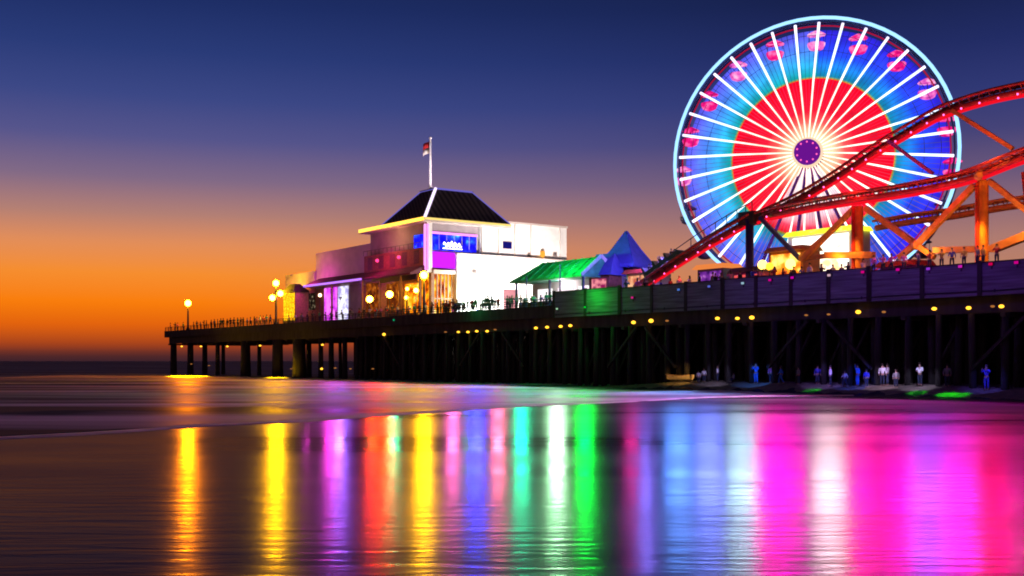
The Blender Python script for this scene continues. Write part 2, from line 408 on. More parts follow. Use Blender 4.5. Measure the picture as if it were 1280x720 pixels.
# low lamps under the deck
M['underlamp'] = emis('under deck lamp', (255, 180, 46), 3)
M['underdim'] = emis('dim under deck lamp', (190, 120, 60), .8)
ul = thing('under_deck_lamp', 'small yellow bulkhead lamp under the deck edge', 'lamp', 0, -.2, 0)
_p1 = MB().box(-.12, .12, .0, .1, -.16, .16).build('mount', M['steel'], ul)
_p2 = MB().ball((0,-.2,0), .36, 8, .8).build('lens', M['underlamp'], ul, True)
spots = [(228,433,1),(252,433,1),(285,433,1),(326,432,1),(404,431,1),(481,418,1.5),(558,415,.6),(574,415,.9),(586,415,1),(597,414,1),(610,414,1),(620,412,.6),
         (671,410,1.1),(685,409,1.1),(702,408,1.1),(714,407,1.1),(793,403,1.3),(815,401,1.5),(835,401,.7),(898,398,1.1),(923,398,1),(941,397,1.3),(1009,394,.6),(1037,393,.6),
         (1074,390,1.2),(1106,390,.7),(1169,386,1),(1212,385,1),(1242,383,.7),(1253,383,1),(240,455,.7),(262,457,.6),(365,461,.6),(403,461,1.2),(420,460,.7),(439,461,.6),(467,461,.6)]
for i, (x, y, s) in enumerate(spots):
    p = pb(x, y, .30); low = y > 450  # low ones stand for glimpses of reflected light beyond the pilings
    where = 'at the sea end' if x < 340 else 'below the restaurant terrace' if x < 630 else 'below the green fence' if x < 760 else 'below the coaster lift hill' if x < 960 else 'below the big wheel' if x < 1120 else 'at the shore end'
    lab = ('amber reflection glimpse drawn as a dim lamp low between the pilings '+where) if low else (('dim ' if s < .8 else 'bright ')+'yellow lamp under the deck edge '+where)
    if i == 0: o = ul; o.location = W(*p)
    else: o = dup(ul, [(_p1, []), (_p2, [])], W(*p), ROT)
    o.scale = (s*.6, .8, s*.55); o['label'] = lab; o['group'] = 'lamps '+('standing for reflections low between the pilings' if low else 'under the deck edge')+' '+where
    if s < .8:
        for c in [c for c in COL.objects if c.parent == o and c.name.startswith('lens')]:
            c.data = c.data.copy(); c.data.materials.clear(); c.data.materials.append(M['underdim'])

# ------------------------------------------------------------------ railings and fence
def rail(a0, a1, b, label, lit=None, step=2.4, z0=DECK, h=1.0, name='railing', end=None):
    t = thing(name, label, 'railing', a0, b, z0)
    Ln = a1-a0; k = max(1, round(Ln/step))
    m = MB(); m.beam((0,0,h), (Ln,0,h), .14, .1); m.build('top_rail', M['timber'], t)
    for zz in (.35, .7): MB().beam((0,.0,zz), (Ln,0,zz), .06, .1).build('rail', M['timber'], t)
    for i in range(min(k+1, 90)): MB().box(i*Ln/k-.07, i*Ln/k+.07, -.08, .06, -.2, h-.06).build('post', M['timber'], t)
    return t
rail(AL+.1, ca(392, .15), .15, 'dark timber railing round the sea end of the pier')
rail(ca(394, .15), ca(600, .15), .15, 'dark timber railing in front of the restaurant terrace')
rail(ca(601, .15), ca(692, .15), .15, 'dark timber railing in front of the white floodlit wall')
# board fence, one thing per bay group
def fence(x0, x1, label, mat, ztop, step=5.6, zb=DECK-1.65):
    t = thing('board_fence', label, 'fence', ca(x0, 0), -.2, 0); Ln = ca(x1, 0)-ca(x0, 0); k = max(1, round(Ln/step)); d = Ln/k
    for i in range(k):
        m = MB(); z = zb; j = 0
        while z < ztop-.1:
            h = min(.44, ztop-z); m.hexa([(i*d+.12,-.07,z),((i+1)*d-.12,-.07,z),((i+1)*d-.12,.05,z),(i*d+.12,.05,z)], [(i*d+.12,-.03,z+h),((i+1)*d-.12,-.03,z+h),((i+1)*d-.12,.05,z+h),(i*d+.12,.05,z+h)]); z += h; j += 1
        m.build('panel', mat, t)
    for i in range(k+1): MB().box(i*d-.22, i*d+.22, -.16, .12, zb, ztop+.25).build('post', M['timber'], t)
    m = MB(); m.box(0, Ln, -.12, .1, ztop, ztop+.12); m.build('cap_rail', M['timber'], t)
    return t
fence(694, 776, 'green lit board fence along the deck edge below the green roofed stall', M['fence'], DECK+1.8)
fence(777, 905, 'dark grey board fence along the deck edge under the coaster ramp', M['fence'], DECK+1.6)
fence(906, 1088, 'purple board fence along the deck edge in front of the big wheel', M['fence'], DECK+1.65)
fence(1089, 1600, 'purple board fence with people standing above it at the shore end', M['fence'], DECK+1.3)

cp = thing('conduit', 'long thin conduit pipe fixed along the pier edge below the fence', 'pipe', ca(694, 0), 0, 0)
Lc = AR-ca(694, 0); pts = [(Lc*i/40, -.28, DECK-1.25+.03*math.sin(i*1.7)) for i in range(41)]
MB().tube(pts, .07, 6).build('pipe', M['steel'], cp)
for i in range(20): MB().box(Lc*i/20+.5, Lc*i/20+.62, -.36, -.121, DECK-1.4, DECK-1.12).build('clamp', M['steel'], cp)
# ------------------------------------------------------------------ people
def skin_mesh(name, verts, edges, radii, mat, root=0, sub=1):
    me = bpy.data.meshes.new('tmp'); me.from_pydata(verts, edges, []); me.update()
    o = bpy.data.objects.new('tmp', me); COL.objects.link(o)
    md = o.modifiers.new('s', 'SKIN')
    for i, r in enumerate(radii):
        me.skin_vertices[0].data[i].radius = r if isinstance(r, tuple) else (r, r)
    me.skin_vertices[0].data[root].use_root = True
    md.use_smooth_shade = True
    s = o.modifiers.new('u', 'SUBSURF'); s.levels = sub; s.render_levels = sub
    dg = bpy.context.evaluated_depsgraph_get(); dg.update()
    m2 = bpy.data.meshes.new_from_object(o.evaluated_get(dg)); m2.name = name
    bpy.data.objects.remove(o); bpy.data.meshes.remove(me)
    m2.materials.clear(); m2.materials.append(mat)
    for p in m2.polygons: p.use_smooth = True
    return m2
def person_meshes(pose):
    la, ra = pose['arms']      # (elbow, hand) for each side
    ll, rl = pose['legs']      # (knee, ankle)
    hz = pose.get('hip', .93)
    lean = pose.get('lean', 0)
    V = [(0,0,hz), (0,lean*.3,hz+.22), (0,lean*.8,hz+.45), (0,lean,hz+.55), (0,lean*1.1,hz+.62), (0,lean*1.1-.01,hz+.70), (0,lean*1.1-.01,hz+.80)]
    R = [(.15,.11),(.13,.10),(.16,.11),(.07,.07),(.055,.055),(.078,.09),(.075,.085)]
    Ed = [(0,1),(1,2),(2,3),(3,4),(4,5),(5,6)]
    def add(p, r, to): V.append(p); R.append(r); Ed.append((to, len(V)-1)); return len(V)-1
    arms = []
    for sx, (el_, hd) in ((-1, la), (1, ra)):
        s = add((sx*.20, lean*.85, hz+.49), (.06,.06), 2); e = add((sx*el_[0], el_[1], hz+el_[2]), (.042,.042), s); h = add((sx*hd[0], hd[1], hz+hd[2]), (.032,.032), e)
        add((sx*(hd[0]+.0), hd[1]-.05, hz+hd[2]-.07), (.036,.02), h); add((sx*(hd[0]-.04), hd[1]-.06, hz+hd[2]-.01), (.014,.014), h); arms.append((s, e, h))
    legs = []
    for sx, (kn, an) in ((-1, ll), (1, rl)):
        s = add((sx*.10, 0, hz-.06), (.09,.09), 0); k = add((sx*.11, kn[0], kn[1]), (.062,.062), s); q = add((sx*.11, an[0], an[1]), (.04,.04), k)
        add((sx*.12, an[0]-.17, an[1]-.05), (.045,.03), q); legs.append((s, k, q))
    body = skin_mesh('person', V, Ed, R, M['skin'])
    # shirt
    sv = [V[0], V[1], V[2], (V[3][0], V[3][1], V[3][2]-.03)]; sr = [(.17,.13),(.155,.125),(.185,.135),(.085,.085)]; se = [(0,1),(1,2),(2,3)]
    for s, e, h in arms:
        sv.append(V[s]); sr.append((.078,.078)); se.append((2, len(sv)-1)); sv.append(V[e]); sr.append((.06,.06)); se.append((len(sv)-2, len(sv)-1))
        mid = Vector(V[e]).lerp(Vector(V[h]), .75); sv.append(tuple(mid)); sr.append((.047,.047)); se.append((len(sv)-2, len(sv)-1))
    shirt = skin_mesh('shirt', sv, se, sr, M['sh_grey'])
    tv = [(0,0,hz+.05)]; tr = [(.165,.125)]; te = []
    for s, k, q in legs:
        tv.append(V[s]); tr.append((.108,.108)); te.append((0, len(tv)-1)); tv.append(V[k]); tr.append((.08,.08)); te.append((len(tv)-2, len(tv)-1))
        tv.append((V[q][0], V[q][1], V[q][2]+.04)); tr.append((.062,.062)); te.append((len(tv)-2, len(tv)-1))
    trous = skin_mesh('trousers', tv, te, tr, M['jean'])
    hc = V[6]; m = MB(); m.ball((hc[0], hc[1]+.02, hc[2]-.0), .108, 10, 1.1)
    if pose.get('long'): m.ball((hc[0], hc[1]+.06, hc[2]-.13), .095, 8, 1.6)
    hm = bpy.data.meshes.new('hair'); hm.from_pydata(m.v, [], m.f); hm.materials.append(M['hair'])
    for p in hm.polygons: p.use_smooth = True
    return body, shirt, trous, hm
POSES = dict(
    stand=dict(arms=(((.27),.02,.22),(.27,-.06,-.02)) and (((.27,.02,.22),(.28,-.06,-.02)), ((.27,.02,.22),(.28,-.06,-.02))), legs=((0-.01,.5),(0.02,.08)) and (((-.02,.5),(.02,.08)), ((.0,.5),(.03,.08)))),
    lean=dict(arms=(((.27,-.18,.28),(.16,-.42,.24)), ((.27,-.18,.28),(.16,-.42,.24))), legs=(((.03,.5),(.10,.08)), ((-.06,.5),(.0,.08))), lean=-.16),
    photo=dict(arms=(((.30,-.12,.32),(.12,-.34,.62)), ((.30,-.12,.32),(.12,-.34,.62))), legs=(((-.02,.5),(.02,.08)), ((.0,.5),(.05,.08))), long=True),
    walk=dict(arms=(((.27,-.1,.22),(.26,-.28,.05)), ((.27,.14,.24),(.26,.16,0))), legs=(((-.16,.52),(-.2,.08)), ((.08,.5),(.3,.14))), long=True),
    wave=dict(arms=(((.34,.0,.60),(.28,-.04,.92)), ((.27,.02,.22),(.28,-.06,-.02))), legs=(((-.02,.5),(.02,.08)), ((.0,.5),(.03,.08)))),
    sit=dict(arms=(((.27,-.12,.22),(.2,-.34,.2)), ((.27,-.12,.22),(.2,-.34,.2))), legs=(((-.42,.98),(-.46,.55)), ((-.42,.98),(-.46,.55)))),
)
PM = {k: person_meshes(v) for k, v in POSES.items()}
SHM = {}
def person(loc, rot, pose, shirt, label, group=None, trouser='jean', s=1.0, hair='hair'):
    body, sh, tr, hm = PM[pose]
    o = bpy.data.objects.new('person', body); COL.objects.link(o); o.location = loc; o.rotation_euler = (0,0,rot); o.scale = (s,s,s)
    o['label'] = label; o['category'] = 'person'
    if group: o['group'] = group
    for nm_, me, mk in (('shirt', sh, shirt), ('trousers', tr, trouser), ('hair', hm, hair)):
        key = (me.name, mk)
        if key not in SHM:
            q = me.copy(); q.materials.clear(); q.materials.append(M[mk]); SHM[key] = q
        c = bpy.data.objects.new(nm_, SHM[key]); COL.objects.link(c); c.parent = o
    return o
shirts = ['sh_black','sh_grey','sh_red','sh_navy','sh_black','sh_white','sh_green','sh_pink']
rnd = random.Random(3)
def crowd(xs, b0, b1, label, group, z=DECK, poses=('stand','lean','walk','photo','stand'), shs=shirts, face=None):
    for i, x in enumerate(xs):
        b = rnd.uniform(b0, b1); a = ca(x, b)
        r = ROT+rnd.choice((0, 0, PI/2, -PI/2, PI))+rnd.uniform(-.4, .4) if face is None else face+rnd.uniform(-.4, .4)
        person(W(a, b, z), r, rnd.choice(poses), rnd.choice(shs), label, group, s=rnd.uniform(1.05, 1.3))
xs = [213,219,222,229,242,246,251,255,258,264,268,272,276,279,284,288,292,297,301,304,309,313,318,321,325,329,333,338]
crowd(xs, .7, 2.6, 'person silhouetted against the sunset at the railing of the sea end', 'people along the railing at the sea end')
xs = [362,370,377,384,391,399,407,414,420,428,436,441,449,455,462,470,476,483,490,497,505,511,518,524,532,540,547]
crowd(xs, .8, 4.5, 'person standing in the dark on the terrace in front of the restaurant', 'people on the restaurant terrace')
xs = [551,555,558,561,566,569,572,575,578,581,584,590,593,596,603,606,609,612,615,619,623,634,637,640,646,651,655,658,664,667,670,676,683,688,694,700]
crowd(xs, .8, 4.0, 'person silhouetted in front of the white floodlit wall', 'people in front of the floodlit wall', shs=['sh_black','sh_black','sh_navy','sh_green','sh_red','sh_grey'])
# shore end queue on its raised platform
plat = thing('queue_platform', 'raised timber platform behind the purple fence where people queue', 'platform', ca(1083, .6), .6, DECK)
Lp = ca(1300, .6)-ca(1083, .6)
MB().box(0, Lp, 0, 3.2, 1.0, 1.2).build('deck', M['timber'], plat)
for i in range(7): MB().box(i*Lp/6-.1*(i > 0), i*Lp/6+.1, 0, .2, 0, .995).build('leg', M['timber'], plat)
for i, (x, sh, lb) in enumerate(((1092,'sh_pink','first person in pink from the wheel end of the platform queue'),(1104,'sh_pink','person in pink with raised hands in the platform queue'),(1114,'sh_pink','person in pink beside the orange crossed braces'),
        (1130,'sh_pink','person in pink right under the crossed orange braces'),(1148,'sh_grey','person in grey between the crossed braces and the orange column'),(1162,'sh_red','person in red on the platform under the long orange beam'),(1177,'sh_yellow','person with yellow lit top under the orange beam'),
        (1190,'sh_navy','person in dark blue between two yellow lit people'),(1205,'sh_yellow','person in yellow to the left of the orange column'),(1222,'sh_grey','person in grey directly below the orange column'),(1229,'sh_yellow','person in yellow directly below the orange column'),(1246,'sh_red','last person in red at the shore end of the queue'))):
    b = 1.3; person(W(ca(x, b), b, DECK+1.2), ROT+rnd.uniform(-.6, .6), ('stand','photo','walk','stand','wave')[i % 5], sh, lb, 'people queueing on the platform', s=1.05)
crowd([783,797,806,818,826,838,849,862,874,889,894,901,913,925,941,952,968,979,992,1003,1012,1027,1041,1052,1060,1079], .8, 2.4, 'person behind the board fence below the coaster and the wheel', 'people behind the board fence', z=DECK+.62)
stp = thing('walkway_platform', 'low timber walkway running behind the board fence under the coaster', 'platform', ca(780, .5), .5, DECK)
Ls = ca(1081, .5)-ca(780, .5)
MB().box(0, Ls, 0, 2.3, .48, .6).build('deck', M['timber'], stp)
for i in range(9): MB().box(Ls*i/9+.1, Ls*i/9+.3, .1, .3, 0, .475).build('leg', M['timber'], stp)
# people on the sand under the pier
def bankz(a, b):
    ka = min(1, max(0, (a+62)/22)); kb = min(1, max(0, (b+4.5)/6)); ka = ka*ka*(3-2*ka); kb = kb*kb*(3-2*kb)
    return ka*kb*(.95+.1*math.sin(a*.4)+.08*math.sin(a*1.1+b))+.04
for i, (x, sh, pose, lb, s) in enumerate((
    (873,'sh_white','stand','person in white on the sand, just right of the cream boat',.75),(880,'sh_white','stand','second small person in white beside the cream boat',.8),
    (897,'sh_white','stand','lone person in white between the boat and the bright blue figure',1),(917,'sh_grey','sit','person crouched in grey on the sand',.7),
    (945,'sh_blue','photo','tall person in bright blue under the pier',1.15),(964,'sh_pink','stand','person in pale pink next to the bright blue figure',1),(976,'sh_blue','walk','smaller person in bright blue walking under the pier',1),
    (998,'sh_grey','stand','dim person in grey alone under the pier',.95),(1022,'sh_navy','stand','person in violet left of the white shirt and green patch',1),(1038,'sh_white','stand','person in white shirt by the red glow on the sand',1.08),
    (1056,'sh_white','walk','slim person in pale clothes under the pier',.85),(1072,'sh_blue','wave','person in blue lifting an arm under the pier',1.12),(1083,'sh_navy','stand','person in violet behind the one lifting an arm',.9),
    (1103,'sh_white','stand','first of a pair in white under the pier',1.08),(1109,'sh_white','photo','second of a pair in white under the pier',1.08),(1120,'sh_grey','stand','person barely seen in grey beside the white pair',.9),
    (1150,'sh_white','lean','person in white beside the thick dark pile',1.1),(1184,'sh_grey','walk','person bending with pale bags above the green patch',1.1),(1233,'sh_navy','photo','person in long violet clothes at the shore end',1.15))):
    b = -1.2+.9*(i % 3)*.6+.7; a = ca(x, b)
    person(W(a, b, bankz(a, b)), ROT+rnd.uniform(-.9, .9), pose, sh, lb, 'people on the sand under the pier', s=s*1.12, trouser=sh if x in (945, 976, 1072, 1233) else 'jean')
# boat on the sand
bo = thing('rowing_boat', 'cream rowing boat lying on the sand under the pier', 'boat', world=None, a=ca(850, .0), b=0, z=bankz(ca(850, 0), 0)+.12, rot=.25)
mb = MB(); sec = []
for i in range(9):
    t = i/8; x = -1.7+3.4*t; wd = .62*math.sin(PI*min(1, .12+t*.62))**.8; 
    sec.append([(x, -wd, .62+.12*(2*t-1)**2), (x, -wd*.75, .22), (x, 0, .0+.1*(2*t-1)**4), (x, wd*.75, .22), (x, wd, .62+.12*(2*t-1)**2)])
for s_ in sec: mb.v += s_
for i in range(8):
    for k in range(4): mb.f.append((i*5+k, i*5+k+1, (i+1)*5+k+1, (i+1)*5+k))
mb.f.append((0,1,2,3,4)); mb.f.append((44,43,42,41,40))
mb.build('hull', M['boat'], bo, True)
for x in (-.7, .5): MB().box(x-.12, x+.12, -.5, .5, .45, .5).build('bench', M['wood'], bo)
MB().tube([(-1.7,-.6,.74),(-.6,-.64,.64),(.5,-.64,.64),(1.7,-.45,.72)], .045, 6).build('gunwale', M['wood'], bo)

# ------------------------------------------------------------------ lamp posts
M['sodium'] = emis('sodium lamp', (255, 150, 20), 150)
M['yellow'] = emis('yellow lamp', (255, 190, 20), 150)
M['warm'] = emis('warm globe', (255, 176, 40), 60)
def lamppost(x, y, b, label, mat, r=.42, heads=((0,0,0),), col=(255,150,40), power=400):
    p = pb(x, y, b); t = thing('street_lamp', label, 'street lamp', p.x, b, DECK); h = p.z-DECK
    m = MB(); m.lathe([(.5,0),(.5,.4),(.34,.6),(.26,1.0),(.2,h*.6),(.16,h-.5)], n=10); m.build('pole', M['steel'], t, True)
    for i, (dx_, dy_, dz_) in enumerate(heads):
        if i or len(heads) > 1:
            MB().tube([(0,0,h-1.0),(dx_*.6,dy_*.6,h-.9+dz_*.5),(dx_,dy_,h-.45+dz_)], .05, 6).build('arm', M['steel'], t)
        MB().lathe([(.1,-.55),(.2,-.5),(.22,-.42),(.12,-.36)], (dx_,dy_,h+dz_), 10).build('lamp_collar', M['steel'], t)
        MB().ball((dx_,dy_,h+dz_), r, 12).build('globe', mat, t, True)
    return t
lamppost(235, 379, 2, 'single orange street lamp standing alone at the sea end', M['sodium'], r=.75)
lamppost(345, 354, 2.5, 'three headed yellow street lamp beside the yellow kiosk', M['yellow'], r=.62, heads=((0,0,0),(-1.9,0,-3.0),(.9,.6,-2.2)))
lamppost(530, 344, 2, 'bright yellow street lamp in front of the restaurant corner', M['yellow'], r=.62)
# tall dark posts along the fence
for i, (x, y, lb) in enumerate(((637,376,'thin dark post by the dark doorway'),(700,330,'thin dark blue post in front of the green roofed stall'),(658,345,'thin dark post holding the corner of the green roofed stall'))):
    p = pb(x, y, 3.0); t = thing('post', lb, 'post', p.x, 3.0, DECK); MB().lathe([(.12,0),(.1,p.z-DECK)], n=8).build('shaft', M['navy'], t)

# ------------------------------------------------------------------ yellow kiosk
k = thing('ticket_kiosk', 'yellow lit kiosk with a dark hood beside the three headed lamp', 'kiosk', ca(354, 4), 4, DECK)
M['kiosk'] = emis_noise('kiosk light', [(.35,(190,90,10)),(.5,(250,180,10)),(.65,(255,215,40))], 1.6, 2.5)
x1 = ca(366, 4)-ca(352, 4)
MB().box(0, x1, 0, 3, 0, .9).build('base', M['wood'], k)
for q in range(4): MB().box(x1*q/4+.15, x1*(q+1)/4-.15, .02, .12, .9, 6.6).build('glow_fill', M['kiosk'], k)
MB().box(-.2, x1+.2, .13, 3.1, .91, 6.7).build('wall', M['wood'], k)
MB().hexa([(-.6,-.5,6.72),(x1+.6,-.5,6.72),(x1+.6,3.5,6.72),(-.6,3.5,6.72)], [(x1*.2,1,8.6),(x1*.7,1,8.6),(x1*.7,2,8.6),(x1*.2,2,8.6)]).build('roof', M['timber'], k)

# ------------------------------------------------------------------ restaurant
B0 = 8.0                                  # its long front
AC = ca(533, B0)                          # near corner
rest = thing('restaurant', 'pier restaurant with a dark hipped roof, flagpole and floodlit white side', 'restaurant', AC, B0, DECK)
def R_(x, y, b=B0): p = pb(x, y, b); return Vector((p.x-AC, b-B0, p.z-DECK))
def S_(x, y, a=None): a = AC if a is None else a; p = pa(x, y, a); return Vector((a-AC, p.y-B0, p.z-DECK))
EL = R_(456, 284).x                        # far end of the tower (negative)
ED = S_(630, 290).y                        # depth of the tower
ZE = R_(530, 276).z                        # eaves height
ZW0 = R_(530, 327).z                       # floor of the upper storey
# tower walls
MB().box(EL+1.2, -.6, .6, ED-.6, ZW0, ZE-.3).build('tower_wall', M['grey'], rest)
M['eaveled'] = emis('gold eave light', (255, 190, 70), 2.6)
M['eaveled2'] = emis('gold eave light end', (255, 220, 120), 1.2)
MB().box(EL-.6, 1.0, -1.0, ED+1, ZE-.3, ZE+.45).build('eave', M['cream'], rest)
MB().box(EL-.5, .9, -1.1, -1.004, ZE-.1, ZE+.5).build('eave_light', M['eaveled'], rest)
MB().box(1.004, 1.1, -.9, ED+.9, ZE+.05, ZE+.4).build('eave_light', M['eaveled2'], rest)
# hipped roof with flat top
T = S_(593, 237); ZR = R_(538, 228).z
tx1, ty0 = -1.9-2.2, 4.4
RL = R_(481, 273).x; TL = ca(526, B0+ty0)-AC
top = [(TL, ty0, ZR), (tx1, ty0, ZR), (tx1, ED-4.4, ZR), (TL, ED-4.4, ZR)]
bot = [(RL, -.8, ZE+.46), (.8, -.8, ZE+.46), (.8, ED+.8, ZE+.46), (RL, ED+.8, ZE+.46)]
MB().hexa(bot, top).build('roof', M['roof'], rest)
M['ridgeled'] = emis('white ridge light', (235, 215, 255), 1.6)
M['ridgedim'] = emis('violet ridge light', (120, 110, 220), .8)
mb = MB(); mb.tube([bot[1], top[1]], .30, 6); mb.build('hip_light', M['ridgeled'], rest)
MB().tube([bot[2], top[2]], .14, 6).build('hip_light', M['ridgedim'], rest)
MB().tube([bot[0], top[0]], .14, 6).build('hip_light', M['ridgedim'], rest)
MB().tube([top[1], top[2]], .2, 6).build('ridge_light', M['ridgedim'], rest)
MB().tube([top[0], top[1]], .14, 6).build('ridge_light', M['ridgedim'], rest)
MB().box(TL-.1, tx1+.1, ty0-.2, ED-4.2, ZR+.02, ZR+.16).build('roof_cap', M['timber'], rest)
# upper storey: blue glazing wrapping the corner
M['bluewin'] = emis_noise('blue lit glazing', [(.3,(8,6,150)),(.48,(24,18,235)),(.6,(30,70,245)),(.75,(90,190,255))], 2.2, .55, 4)
M['violet'] = emis('violet lit panel', (190, 30, 255), 1.5)
M['pinkled'] = emis('pink corner light', (255, 150, 250), 1.6)
za, zb_ = S_(560, 313).z, S_(560, 293).z
b598 = S_(598, 300).y; b545 = S_(541, 300).y
n = 6
for i in range(n):
    y0 = 1.4+(b598-1.4)*i/n; y1 = 1.4+(b598-1.4)*(i+1)/n
    MB().box(-.58, -.5, y0+.12, y1-.12, za, zb_).build('window', M['bluewin'], rest)
MB().box(-.59, -.42, 1.2, b598+.1, zb_+.02, zb_+.4).build('window_head', M['pinkled'], rest)
xl = R_(514, 300).x
for i in range(2):
    x0 = xl+(-1.3-xl)*i/2; x1_ = xl+(-1.3-xl)*(i+1)/2
    MB().box(x0+.1, x1_-.1, .5, .59, za, zb_).build('window', M['bluewin'], rest)
MB().box(-1.1, 0, .1, 1.2, ZW0-2, ZE-.31).build('corner_pillar', M['white'], rest)
MB().box(.004, .1, .2, .45, ZW0-1.5, ZE-.6).build('pillar_light', M['pinkled'], rest)
MB().box(-.9, -.2, 0, .095, ZW0-1.5, ZE-.6).build('pillar_light', M['pinkled'], rest)
# illegible white lit lettering inside the glazing: strokes of neon
M['neon'] = emis('white neon', (250, 240, 255), 4)
mb = MB(); s0, s1 = S_(556, 306).y, S_(578, 306).y; zc = S_(566, 306).z
pts = []
for i in range(61):
    t = i/60; pts.append((-.36, s0+(s1-s0)*t, zc+.42*math.sin(t*31)*(1-.3*math.sin(t*9))+.12*math.sin(t*73)))
mb.tube(pts, .11, 6); mb.build('neon_script', M['neon'], rest)
MB().box(-.40, -.30, s0-.2, s1+.2, zc-.75, zc-.62).build('neon_underline', M['neon'], rest)
# violet band below the glazing
MB().box(-.5, .0, 1.35, S_(569, 325).y, S_(560, 335).z, za-.35).build('violet_panel', M['violet'], rest)
# orange / brown left portion of lower band
MB().box(R_(455, 320).x, -1.2, .0, .59, ZW0-.6, ZW0+2.6).build('balcony_wall', M['brick'], rest)
# big white side: from column 568 rightwards
bw0 = S_(569, 340).y; bw1 = S_(709, 340).y
zt = S_(705, 285).z; zmid = S_(620, 316).z
MB().box(-14, .6, bw0, bw1, 0, S_(569, 318).z).build('side_wall', M['white'], rest)
MB().box(-14, -.2, S_(601, 300).y, bw1, S_(569, 318).z+.01, zt).build('side_wall_upper', M['white'], rest)
MB().box(-14.2, .0, S_(632, 300).y+.4, bw1+.2, zt+.01, zt+.35).build('parapet_cap', M['cream'], rest)
f = MB().box(-.199, -.1, S_(628, 300).y, S_(641, 300).y, S_(634, 312).z, S_(634, 301).z).build('window_frame', M['cream'], rest)
MB().box(-.1, -.06, S_(629, 300).y, S_(640, 300).y, S_(634, 311).z, S_(634, 302).z).build('pane', emis('navy lit pane', (30, 26, 130), .8), f)
d = MB().box(.601, .72, S_(627, 370).y, S_(645, 370).y, 0, S_(636, 362).z).build('door', paint('dark red door', (.10, .03, .04), .5), rest)
MB().box(.72, .78, S_(641, 370).y, S_(642, 370).y, 1.1, 1.4).build('handle', M['steel'], d)
MB().ball((.35, S_(677, 316).y, S_(677, 318).z), .5, 8, 1.4).build('wall_lamp', emis('orange wall lamp', (255, 170, 60), 1.2), rest)
MB().box(-.1, .35, S_(676.5, 316).y, S_(677.5, 316).y, S_(677, 325).z, S_(677, 321).z).build('wall_lamp_bracket', M['steel'], rest)
for q in range(1, 5):
    y_ = bw0+(bw1-bw0)*q/5; MB().box(.602, .64, y_-.04, y_+.04, .1, S_(569, 318).z-.2).build('wall_joint', M['cream'], rest)
MB().box(-.1, .75, bw0-.1, bw1+.1, S_(569, 318).z+.012, S_(569, 318).z+.22).build('ledge', M['cream'], rest)
for px_, z_ in ((590, 5.2), (662, 9.0), (694, 9.4)):
    y_ = S_(px_, 340).y; xx = .602 if z_ < 6 else -.198
    f = MB().box(xx, xx+.12, y_-.5, y_+.5, z_+3, z_+3.8).build('vent', M['cream'], rest)
    for k_ in range(4): MB().box(xx+.121, xx+.18, y_-.42, y_+.42, z_+3.1+k_*.17, z_+3.19+k_*.17).build('louvre', M['steel'], f)
MB().tube([(.75, S_(611, 340).y, .1), (.75, S_(611, 340).y, S_(569, 318).z-.3)], .09, 6).build('downpipe', M['steel'], rest)
MB().tube([(-.05, S_(700, 300).y, S_(569, 318).z+.3), (-.05, S_(700, 300).y, zt-.1)], .09, 6).build('downpipe', M['cream'], rest)
for q in range(4): MB().box(-.08, .1, S_(602, 300).y+q*3.7, S_(602, 300).y+q*3.7+.2, S_(569, 318).z+.23, zt-.02).build('pilaster', M['cream'], rest)
# ground floor room with warm lamps : open corner
M['warmroom'] = emis_noise('warm lit interior', [(.28,(60,14,4)),(.42,(190,70,6)),(.52,(250,140,10)),(.62,(255,190,40)),(.72,(255,235,150))], 1.5, .8, 5)
M['warmdim'] = emis_noise('dim lit interior', [(.3,(40,14,14)),(.5,(120,50,16)),(.65,(200,100,20)),(.8,(255,190,90))], .8, 1.1, 5)
gz1 = R_(530, 343).z
MB().box(EL-3, -5.0, .8, 1.0, .3, gz1-.6).build('ground_wall', M['brick'], rest)
MB().box(-5.0, -.7, bw0*0+1.2, bw0-.1, .2, S_(560, 343).z).build('dining_room', M['warmroom'], rest)
for i in range(6):
    y_ = 1.8+(bw0-2.2)*i/5; MB().box(-.695, -.45, y_-.12, y_+.12, 0, S_(560, 343).z).build('mullion', M['wood'], rest)
MB().box(-.695, -.5, 1.3, bw0-.1, 3.4, 3.65).build('transom', M['wood'], rest)
MB().box(-.68, .2, .9, 1.5, 0, ZW0-2.01).build('corner_post', M['wood'], rest)
MB().box(-5.2, .3, 1.3, bw0-.05, S_(560, 343).z+.05, S_(560, 338).z).build('lintel', M['cream'], rest)
for i, (x, w_) in enumerate(((462, 11), (487, 10), (512, 13))):
    xa, xb = R_(x-w_/2*1.6, 370).x, R_(x+w_/2*1.6, 370).x
    f = MB().box(xa, xb, .62, .79, R_(x, 392).z, R_(x, 352).z).build('window_frame', M['wood'], rest)
    MB().box(xa+.3, xb-.3, .55, .61, R_(x, 391).z, R_(x, 354).z).build('pane', M['warmdim'] if i < 2 else M['warmroom'], f)
for px_ in (473, 500):
    q_ = R_(px_, 324); MB().ball((q_.x, -.25, ZW0+1.4), .34, 8).build('wall_lamp', emis('added rose lamp', (255, 60, 130), 2.2), rest)  # rose lamps added to tint the balcony magenta
q0 = R_(456, 320).x
m = MB(); m.tube([(q0,-.3,ZW0+3.5),(-1.2,-.3,ZW0+3.5)], .06, 6)
for i in range(15): m.beam((q0+(-1.2-q0)*i/14,-.3,ZW0+2.6), (q0+(-1.2-q0)*i/14,-.3,ZW0+3.5), .07)
m.build('balcony_rail', M['steel'], rest)
for i in range(5): MB().box(q0+(-1.2-q0)*(i+.5)/5-.9, q0+(-1.2-q0)*(i+.5)/5+.9, -.06, -.004, ZW0-.2, ZW0+2.2).build('balcony_panel', M['maroon'], rest)
